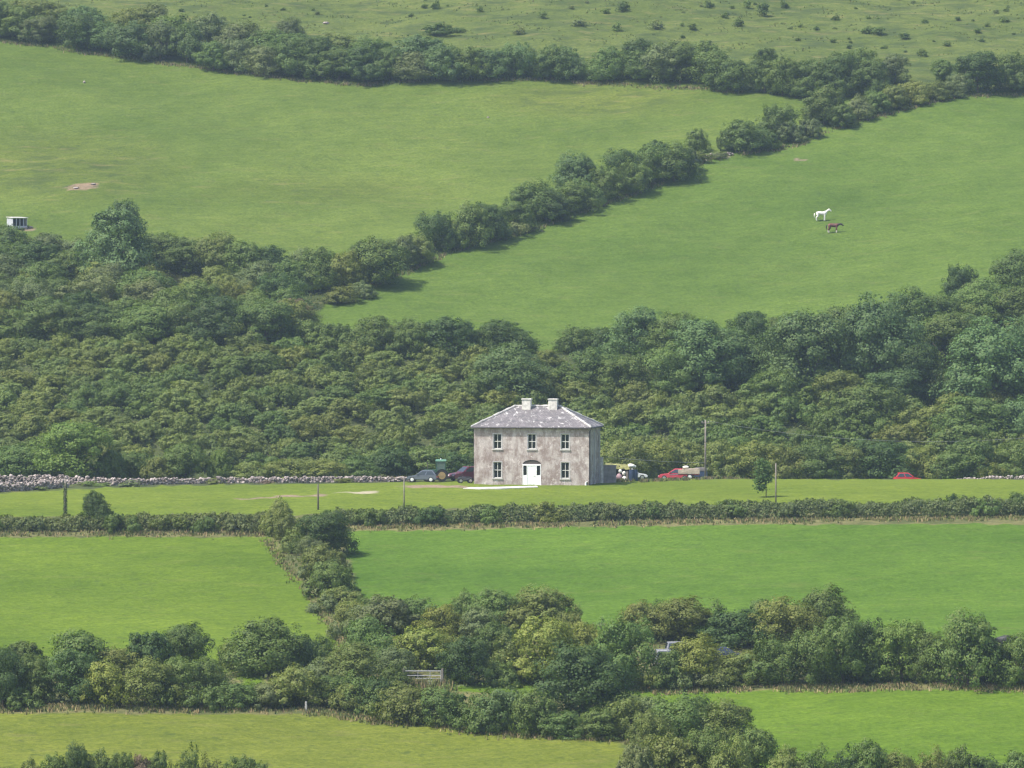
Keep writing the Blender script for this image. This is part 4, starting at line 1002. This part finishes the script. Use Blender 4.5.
# ------------------------------------------------------------------ the lean-to and its clutter, right of the house
def clutter():
    p = GD(621, 613)
    root = empty('tarpaulin_shelter', p, R(-4), 'sagging yellow green tarpaulin shelter on posts beside the house', 'shelter')
    for x, y in ((-1.5, -.6), (-.2, -.65), (1.0, -.6), (-1.5, .9), (1.0, .9)):
        MB().tube([(x, y, -.2), (x+.03, y, 1.75)], .055, 7).build('post', M['darkwood'], root)
    n, m_ = 10, 6; vs = []; fs = []
    for j in range(m_+1):
        for i in range(n+1):
            x = -1.75+3.0*i/n; y = -.85+2.0*j/m_
            z = 1.78+.30*math.sin(math.pi*j/m_)*(1-.4*i/n)-.10*abs(math.sin(i*1.3))+.06*math.sin(i*2.1+j*1.7)-(.28 if j == 0 else 0)-.1*i/n
            vs.append((x, y, z))
    for j in range(m_):
        for i in range(n): a = j*(n+1)+i; fs.append((a, a+1, a+n+2, a+n+1))
    mb = MB().add(vs, fs); mb.add([(x, y, z-.04) for x, y, z in vs], [tuple(reversed(q)) for q in fs])
    mb.build('tarpaulin', M['tarp'], root, fix=False, smooth=True)
    MB().box(-1.5, 1.0, .88, .94, 0, 1.6).build('back_boards', M['recess'], root)
    def item(name, u, D, label, cat, group=None, rz=0): return empty(name, GD(u, D), rz, label, cat, group)
    for i, (u, z, r, lab) in enumerate(((631.5, 1.72, (.55, .4, .28), 'white sacking bundled over the right end of the tarpaulin'), (634.6, 1.62, (.22, .2, .18), 'small white bag at the right tip of the tarpaulin'))):
        o = empty('sack_bundle', GD(u, 612.6) + Vector((0, 0, z)), 0, lab, 'sack'); MB().blob((0, 0, 0), r, 30+i, 2, .25).build('cloth', M['sack'], o, smooth=True)
    for u, D, lab in ((631.6, 611.8, 'tall dark blue barrel under the white sacking'), (635.3, 612, 'dark blue barrel beside the white car')):
        o = item('barrel', u, D, lab, 'barrel', 'barrels by the shelter')
        MB().tube([(0, 0, 0), (0, 0, .35), (0, 0, .4), (0, 0, .95), (0, 0, 1.0), (0, 0, 1.3)], [.27, .29, .30, .30, .29, .27], 16).build('drum', M['bluebarrel'], o)
        MB().tube([(0, 0, 1.3), (0, 0, 1.35)], .25, 16).build('lid', M['black'], o)
    for u, z, r, mt, lab in ((619.2, .42, (.42, .3, .44), 'pinkbag', 'faded pink plastic bag heaped under the tarpaulin'), (624.6, .28, (.34, .26, .28), 'sack', 'white bag lying low under the tarpaulin'), (624.0, .9, (.22, .2, .24), 'sack', 'white bag set on the dark box under the tarpaulin'), (620.2, 1.1, (.2, .2, .22), 'sack', 'small pale bag propped on the pink bag')):
        o = empty('rubbish_bag', GD(u, 611.9) + Vector((0, 0, z)), 0, lab, 'bag', 'bags under the tarpaulin'); MB().blob((0, 0, 0), r, int(u*7+z*10), 2, .2).build('plastic', M[mt], o, smooth=True)
    o = item('crate', 624.2, 612.3, 'dark wooden crate holding the white bag under the tarpaulin', 'crate')
    MB().box(-.3, .3, -.25, .25, 0, .6).build('sides', M['recess'], o, bevel=.02); MB().box(-.33, .33, -.28, .28, .602, .66).build('lid', M['darkwood'], o)
    o = item('fence_post', 627.6, 611.8, 'stout pale wooden post standing under the tarpaulin edge', 'post'); MB().tube([(0, 0, -.2), (0, 0, 1.1)], [.15, .13], 8).build('timber', M['wood'], o)
    o = item('leaning_board', 611.8, 611.5, 'pale board leaning at a slant beside the yard wall', 'board')
    MB().add([(-.55, 0, .02), (-.45, 0, -.06), (.5, 0, .62), (.4, 0, .70), (-.55, .25, .02), (-.45, .25, -.06), (.5, .25, .62), (.4, .25, .70)], [(0,1,2,3),(7,6,5,4),(0,4,5,1),(1,5,6,2),(2,6,7,3),(3,7,4,0)]).build('plank', M['tin'], o)
clutter()

# ------------------------------------------------------------------ stone walls
def stone_wall(name, line, label, seed, size=.25, lay=.62):
    mb = MB(); rr = random.Random(seed); k = 0
    pts = [(GD(u, D), h) for u, D, h in line]
    for (a, ha), (b, hb) in zip(pts[:-1], pts[1:]):
        L = (b-a).length; d = (b-a).normalized(); nr = Vector((-d.y, d.x, 0)); n = int(L/(size*1.35))
        for i in range(n):
            t = (i+.5)/n; h = (ha+(hb-ha)*t)*.70*rr.uniform(.75, 1.15); p = a.lerp(b, t); z0 = float(terrain(p.x, p.y)); z = 0
            while z < h:
                s = size*rr.uniform(.7, 1.3)
                for off in (-.2, .2):
                    q = p + d*rr.uniform(-.15, .15) + nr*(off+rr.uniform(-.06, .06))
                    mb.blob((q.x, q.y, z0+z+s*.3), (s*rr.uniform(.6, .95), s*.7, s*rr.uniform(.4, .6)), seed*1000+k, 1, .3); k += 1
                z += s*lay
    return tag(mb.build(name, M['stone'], fix=False), label, 'wall')
stone_wall('stone_wall', [(-30, 586, 1.25), (30, 592, 1.15), (66, 597, 1.1)], 'thick dry stone wall at the far left, beside the ivied post', 3)
stone_wall('stone_wall', [(-30, 606, 1.15), (40, 606, 1.2), (66, 604, 1.2), (112, 602, 0.95)], 'back dry stone wall running into shade under the light green tree', 4)
stone_wall('stone_wall', [(112, 600, 1.0), (180, 604, .85), (226, 606.8, .75)], 'dry stone wall from the tree shade to the low broken stretch', 5)
stone_wall('stone_wall', [(227, 606.8, .75), (300, 608, .85), (360, 609, .8), (410, 610.5, .7)], 'low broken dry stone wall ending beside the grey blue car', 6)
stone_wall('stone_wall', [(958, 627, .25), (985, 626, .4)], 'low stone remnant of wall by the right bushes', 7)
stone_wall('stone_wall', [(986, 624.5, .4), (1040, 624, .5)], 'dry stone wall end at the right edge of the lawn', 8)
p1, p2 = G(702, 159), G(732, 155)
stone_wall('stone_wall', [(702, p1.y, .5), (718, (p1.y+p2.y)/2, .7), (732, p2.y, .4)], 'tumbled stone wall filling the gap in the diagonal hedge', 9)
def rock(u, v, wpx, label, seed, hgt=.5):
    p = G(u, v); s = wpx * p.y / F / 2
    o = MB().blob((0, 0, s*hgt*.5), (s, s*.8, s*hgt), seed, 2, .28).build('boulder', M['stone'], smooth=False); o.location = p
    return tag(o, label, 'boulder')
rock(84, 83, 3.5, 'lone white boulder high on the upper field', 51, .9)
rock(24, 229, 6, 'pale boulder on the bare earth below the white stock shelter', 52)
rock(31, 228, 5, 'smaller pale boulder right of the white stock shelter', 53)
rock(76, 188.5, 6, 'white rock in the bare earth patch on the upper field', 54, .4)
rock(93, 184.5, 6, 'flat rock at the right end of the bare earth patch', 55, .3)
rock(426, 630, 7, 'pale rock showing among the middle thicket bushes', 56, .9)
rock(603, 739, 7, 'whitish rock on the grass below the low hedge', 57, .5)
rock(488, 118, 3, 'small white rock in the middle of the upper field', 58, .8)
rock(326, 24, 6, 'pale rock on the rough slope above the top hedge', 59, .6)
rock(592, 180, 3, 'little pale rock under the diagonal hedge', 60, .7)

# ------------------------------------------------------------------ poles, cables, posts, gate
def pole(u, D, top_v, r, label, ivy=False, arm=True, mat='wood', lean=0):
    p = GD(u, D); top = HC + D * math.tan(PITCH + math.atan((384 - top_v) / F)); h = top - p.z
    root = empty('utility_pole', p, random.uniform(-.2, .2), label, 'pole')
    MB().tube([(0, 0, -.5), (lean*.5, 0, h*.5), (lean, 0, h)], [r*1.15, r, r*.8], 10).build('shaft', M[mat], root, smooth=True)
    if arm:
        a = MB().box(-.45, .45, -.05, .05, h-.35, h-.25).build('crossarm', M[mat], root)
        for x in (-.38, .38): MB().tube([(x, 0, h-.25), (x, 0, h-.1)], [.04, .03], 8).build('insulator', M['sill'], a)
    if ivy:
        rng = np.random.default_rng(9); z = rng.uniform(.1, h*.9, 500); a = rng.uniform(0, 6.28, 500); q = r*1.3+rng.uniform(0, .14, 500)*(1-z/h*.6)
        o = bpy.data.objects.new('ivy', quads_mesh('ivy', leaf_quads(np.stack([q*np.cos(a), q*np.sin(a), z], -1), np.stack([np.cos(a), np.sin(a), 0*a], -1)+rng.normal(size=(500, 3))*.4, .13, rng), M['leaf'])); o.color = (.06, .09, .03, 1); link(o, root)
    return root, p, h
pa = pole(705.5, 623, 420, .105, 'tall pale wooden pole beside the farm trailer')
pole(65, G(65, 518).y, 479, .10, 'ivy clad post at the left by the stone wall', ivy=True, arm=False)
pole(318, G(318, 510).y, 484, .085, 'thin dark pole at the corner of the hedge between fields', arm=False, mat='darkwood')
pole(404, G(404, 507).y, 478, .07, 'thin weathered pole on the lawn left of the parked cars', arm=False)
pole(776, G(776, 503).y, 463, .075, 'grey pole on the lawn beside the leaning sapling', arm=False)
pb = pole(1105, 640, 428, .14, 'far wooden pole beyond the right edge of the lawn')
def cable(a, b, sag, label, r=.013):
    pts = [a.lerp(b, k/24) - Vector((0, 0, sag*4*(k/24)*(1-k/24))) for k in range(25)]
    o = MB().tube(pts, r, 5).build('cable', M['wire']); tag(o, label, 'cable')
ta = pa[1] + Vector((.3, 0, pa[2]-.12)); tb = pb[1] + Vector((-.3, 0, pb[2]-.12))
cable(ta, tb, 1.9, 'thin overhead cable sagging from the tall pole across the right bushes')
cable(HW(HL-.2, HD+.05, 2.9) + Vector((.8, 0, 0)), pa[1] + Vector((-.15, 0, 1.9)), .12, 'thin wire from the yard wall to the tall pole', .018)
def small_post(u, v, wpx, hpx, label, mat='sill'):
    p = G(u, v); s = p.y / F; root = empty('marker_post', p, .2, label, 'post')
    w, h = wpx*s/2, hpx*s
    MB().frustum((-w, w, -w, w), (-w*.85, w*.85, -w*.85, w*.85), -.3, h).build('shaft', M[mat], root, bevel=.01); MB().frustum((-w*.85, w*.85, -w*.85, w*.85), (-w*.2, w*.2, -w*.2, w*.2), h+.002, h+.07).build('cap', M[mat], root)
small_post(306, 711, 2, 9, 'small pale concrete post at the foot of the lower left hedge')
def gate():
    a, b = G(405, 686), G(441, 686); y = min(a.y, b.y); a = Vector((a.x, y, float(terrain(a.x, y)))); b = Vector((b.x, y, float(terrain(b.x, y))))
    root = empty('field_gate', a, math.atan2(b.y-a.y, b.x-a.x), 'grey galvanised five bar field gate among the middle thicket', 'gate')
    L = (b-a).length
    fr = MB().tube([(0, 0, .15), (0, 0, 1.3)], .035, 8).tube([(L, 0, .15), (L, 0, 1.3)], .035, 8).tube([(L*.36, 0, .2), (L*.36, 0, 1.3)], .03, 6).tube([(L*.7, 0, .2), (L*.7, 0, 1.3)], .03, 6)
    for z in (.2, .42, .64, .9, 1.28): fr.tube([(0, 0, z), (L, 0, z)], .038 if z > 1.2 else .028, 8)
    fr.build('bars', M['galv'], root)
    for x in (-.14, L+.14): MB().tube([(x, 0, -.4), (x, 0, 1.5)], .09, 8).build('post', M['wood'], root)
gate()

# ------------------------------------------------------------------ stock shelter on the hill
def shelter():
    p = G(17, 228); root = empty('stock_shelter', p, R(30), 'white tin stock shelter with barred dark front at the left hillside', 'shelter')
    w, d, h = 2.2, 2.0, 1.35
    MB().box(-w/2, -w/2+.05, -d/2, d/2, -.1, h).box(w/2-.05, w/2, -d/2, d/2, -.1, h).box(-w/2+.05, w/2-.05, d/2-.05, d/2, -.1, h).box(-w/2+.05, w/2-.05, -d/2, -d/2+.04, -.1, .28).build('wall', M['tin'], root)
    MB().add([(-w/2-.12, -d/2-.15, h+.02), (w/2+.12, -d/2-.15, h+.02), (w/2+.12, d/2+.1, h+.16), (-w/2-.12, d/2+.1, h+.16), (-w/2-.12, -d/2-.15, h+.09), (w/2+.12, -d/2-.15, h+.09), (w/2+.12, d/2+.1, h+.23), (-w/2-.12, d/2+.1, h+.23)], [(0,3,2,1),(4,5,6,7),(0,1,5,4),(1,2,6,5),(2,3,7,6),(3,0,4,7)]).build('roof', M['sill'], root)
    MB().box(-w/2+.06, w/2-.06, -.05, 0, 0, h-.02).build('shade_panel', M['shade'], root)  # near-black sheet behind the bars: the shade of the open inside, put in as colour
    for x in (-.55, 0, .55): MB().box(x-.05, x+.05, -d/2-.01, -d/2+.05, .282, h).build('bar', M['tin'], root)
shelter()

# ------------------------------------------------------------------ sapling on the lawn
def sapling():
    p = G(775, 497); p2 = G(766, 497)
    root = empty('sapling', p2, 0, 'young leaning sapling on the lawn with leaves hanging to one side', 'tree')
    s = p2.y / F
    MB().tube([(0, 0, -.3), (.02, 0, .8), (-.08, 0, 2.0), (-.25, 0, 3.6)], [.06, .05, .04, .015], 7).build('trunk', M['bark'], root, smooth=True)
    rng = np.random.default_rng(77); P = []; 
    for i in range(40):
        zz = rng.uniform(.9, 4.1); q = .25+.95*math.sin(min(1, max(0, (zz-.5)/3.6))*math.pi)**.8
        c = np.array([-.35+rng.uniform(-.75, .7)*q-(.35 if zz < 1.7 else 0), rng.uniform(-.7, .7)*q, zz]); P.append(c + rng.normal(size=(46, 3))*.20)
    P = np.concatenate(P)
    o = bpy.data.objects.new('crown', quads_mesh('crown', leaf_quads(P, rng.normal(size=P.shape)+np.array([0, 0, .6]), .22, rng), M['leaf'])); o.color = (.075, .13, .036, 1); link(o, root)
sapling()

# ------------------------------------------------------------------ animals
def skin_mesh(name, verts, edges, radii, mat, sub=2, root=0):
    me = bpy.data.meshes.new(name); me.from_pydata([tuple(v) for v in verts], edges, [])
    o = bpy.data.objects.new(name, me); link(o)
    o.modifiers.new('skin', 'SKIN'); sd = me.skin_vertices[0].data
    for i, r in enumerate(radii): sd[i].radius = (r, r) if not isinstance(r, tuple) else r; sd[i].use_root = (i == root)
    sm = o.modifiers.new('sub', 'SUBSURF'); sm.levels = sub; sm.render_levels = sub
    dg = bpy.context.evaluated_depsgraph_get(); ev = o.evaluated_get(dg); m2 = bpy.data.meshes.new_from_object(ev)
    bpy.data.objects.remove(o); bpy.data.meshes.remove(me)
    m2.name = name; m2.materials.clear(); m2.materials.append(mat)
    m2.polygons.foreach_set('use_smooth', [True]*len(m2.polygons))
    return m2
def horse(loc, rz, sc, mats, label, head_dz=0.0):
    root = empty('horse', loc, rz, label, 'horse', s=sc)
    V = [(-.05,0,1.14), (-.55,0,1.22), (-.72,0,1.18), (.38,0,1.15), (.60,0,1.20), (.82,0,1.42+head_dz*.3), (1.05,0,1.62+head_dz*.7), (1.24,0,1.74+head_dz), (1.42,0,1.62+head_dz), (1.62,0,1.42+head_dz)]
    Rr = [.31, .30, .20, .31, .26, .19, .145, .12, .115, .07]
    E = [(0,1), (1,2), (0,3), (3,4), (4,5), (5,6), (6,7), (7,8), (8,9)]
    def chain(par, pts, rs):
        k = par
        for p, r in zip(pts, rs): V.append(p); Rr.append(r); E.append((k, len(V)-1)); k = len(V)-1
    step = {-1: .06, 1: -.05}
    for s in (-1, 1):
        d = step[s]
        chain(4, [(.52, s*.17, .98), (.53+d*.3, s*.17, .74), (.52+d, s*.16, .44), (.50+d, s*.16, .14), (.54+d, s*.16, .03)], [.17, .12, .08, .062, .07])
        chain(1, [(-.52, s*.19, .98), (-.44-d*.3, s*.19, .78), (-.70-d, s*.17, .50), (-.66-d, s*.17, .16), (-.62-d, s*.17, .03)], [.23, .17, .09, .065, .075])
    for s in (-1, 1): chain(7, [(1.22, s*.07, 1.86+head_dz), (1.24, s*.075, 1.94+head_dz)], [.035, .012])
    o = bpy.data.objects.new('body', skin_mesh('body', V, E, Rr, mats[0])); link(o, root)
    MB().tube([(-.84, 0, 1.26), (-.98, 0, 1.12), (-1.02, 0, .8), (-.98, 0, .45)], [.05, .09, .085, .02], 8).build('tail', mats[1], root, smooth=True)
    mb = MB()
    for k in range(9):
        t = k/8; x = .78+(1.16-.78)*t; z = 1.56+head_dz*.3+(1.80+head_dz*.75-1.56)*t
        mb.tube([(x-.02, .0, z), (x-.05, -.09, z-.05), (x-.06, -.14, z-.22)], [.05, .05, .015], 6)
    mb.build('mane', mats[1], root, smooth=True)
    for s in (-1, 1): MB().blob((1.36, s*.095, 1.70+head_dz), (.022, .018, .022), 3, 1, 0).build('eye', M['black'], root)
    return root
hw = plain('white_horse_coat', (0.74, 0.70, 0.66), 0.7, var=.08); hm = plain('pale_horse_mane', (0.66, 0.62, 0.58), .8)
def brown_coat():
    t = NT('bay_horse_coat'); P = t.pos(); sp = t.n('ShaderNodeSeparateXYZ'); t.l(P, sp.inputs[0])
    c = t.mix(t.mapr(sp.outputs['X'], .55, .95, 0, 1), (0.12, 0.042, 0.032), (0.030, 0.022, 0.024))
    c = t.mix(t.mapr(t.math('ABSOLUTE', t.math('ADD', sp.outputs['X'], -.1), 0), .16, .10, 0, .5), c, (0.08, 0.05, 0.05))
    c = t.mix(t.mapr(sp.outputs['Z'], .44, .36, 0, 1), c, (0.55, 0.5, 0.46))
    t.principled(c, .6, 0, .3); return t.m
hb = brown_coat(); hbm = plain('dark_horse_mane', (0.02, 0.017, 0.018), .8)
horse(G(821, 221), R(4), .93, (hw, hm), 'white horse standing on the green hillside facing right')
horse(G(833, 233), R(-8), .93, (hb, hbm), 'small bay horse with dark head just below the white horse', -.38)
def cow():
    p = GD(1010, G(1010, 652).y); root = empty('cow', p, R(175), 'black cow whose back shows behind the far right hedge bush', 'cow')
    V = [(0,0,1.02), (-.6,0,1.06), (-.85,0,1.02), (.5,0,1.02), (.75,0,1.05), (1.0,0,1.12), (1.18,0,1.14), (1.45,0,.92)]; Rr = [.50, .46, .3, .50, .40, .26, .20, .13]; E = [(0,1), (1,2), (0,3), (3,4), (4,5), (5,6), (6,7)]
    def chain(par, pts, rs):
        k = par
        for q, r in zip(pts, rs): V.append(q); Rr.append(r); E.append((k, len(V)-1)); k = len(V)-1
    for s in (-1, 1):
        chain(4, [(.62, s*.2, .8), (.62, s*.2, .42), (.6, s*.2, .12), (.64, s*.2, .03)], [.15, .08, .055, .07]); chain(1, [(-.6, s*.22, .85), (-.5, s*.22, .68), (-.74, s*.2, .44), (-.68, s*.2, .12), (-.64, s*.2, .03)], [.2, .14, .08, .055, .07])
        chain(6, [(1.16, s*.2, 1.2), (1.14, s*.3, 1.18)], [.04, .02])
    o = bpy.data.objects.new('body', skin_mesh('body', V, E, Rr, M['black'])); link(o, root)
    MB().tube([(-1.0, 0, 1.15), (-1.08, 0, .9), (-1.06, 0, .45)], [.03, .025, .05], 6).build('tail', M['black'], root)
cow()

# ------------------------------------------------------------------ light, air, camera
EL, AZ = R(56), R(26)
sv = Vector((-math.cos(EL)*math.cos(AZ), -math.cos(EL)*math.sin(AZ), math.sin(EL)))
W = bpy.data.worlds.new('World'); S.world = W; W.use_nodes = True
nt = W.node_tree; bg = nt.nodes['Background']
sky = nt.nodes.new('ShaderNodeTexSky'); sky.sky_type = 'NISHITA'; sky.sun_disc = False
sky.sun_elevation = EL; sky.sun_rotation = math.atan2(sv.x, sv.y)
sky.air_density = 1.0; sky.dust_density = 2.5; sky.ozone_density = 1.0
nt.links.new(sky.outputs[0], bg.inputs['Color']); bg.inputs['Strength'].default_value = 0.15
sl = bpy.data.lights.new('sun', 'SUN'); sl.energy = 4.2; sl.angle = R(0.53); sl.color = (1.0, 0.95, 0.87)
so = bpy.data.objects.new('sun', sl); so.rotation_euler = (-sv).to_track_quat('-Z', 'Y').to_euler(); so.location = (0, 600, 200); link(so)

def haze():
    t = bpy.data.materials.new('haze_air'); t.use_nodes = True; n = t.node_tree.nodes; n.clear()
    out = n.new('ShaderNodeOutputMaterial'); v = n.new('ShaderNodeVolumePrincipled')
    v.inputs['Color'].default_value = (0.58, 0.74, 1.0, 1); v.inputs['Density'].default_value = 0.000098; v.inputs['Anisotropy'].default_value = 0.1
    t.node_tree.links.new(v.outputs[0], out.inputs['Volume'])
    o = MB().box(-930, 930, -190, 1830, -25, 112).build('haze', t); o['kind'] = 'stuff'; o['label'] = 'thin pale summer haze filling the valley'
haze()

cd = bpy.data.cameras.new('camera'); cd.sensor_width = 36; cd.lens = F / 1024 * 36; cd.clip_start = 1; cd.clip_end = 5000
co = bpy.data.objects.new('camera', cd); co.location = (0, 0, HC); co.rotation_euler = (math.pi/2 + PITCH, 0, 0); link(co)
S.camera = co
S.view_settings.view_transform = 'Standard'; S.view_settings.look = 'None'; S.view_settings.gamma = 1; S.view_settings.use_curve_mapping = False
S.view_settings.exposure = 0.68
S.cycles.use_denoising = True
S.cycles.filter_width = 1.35
S.cycles.max_bounces = 6; S.cycles.diffuse_bounces = 3; S.cycles.transparent_max_bounces = 4; S.cycles.volume_bounces = 1
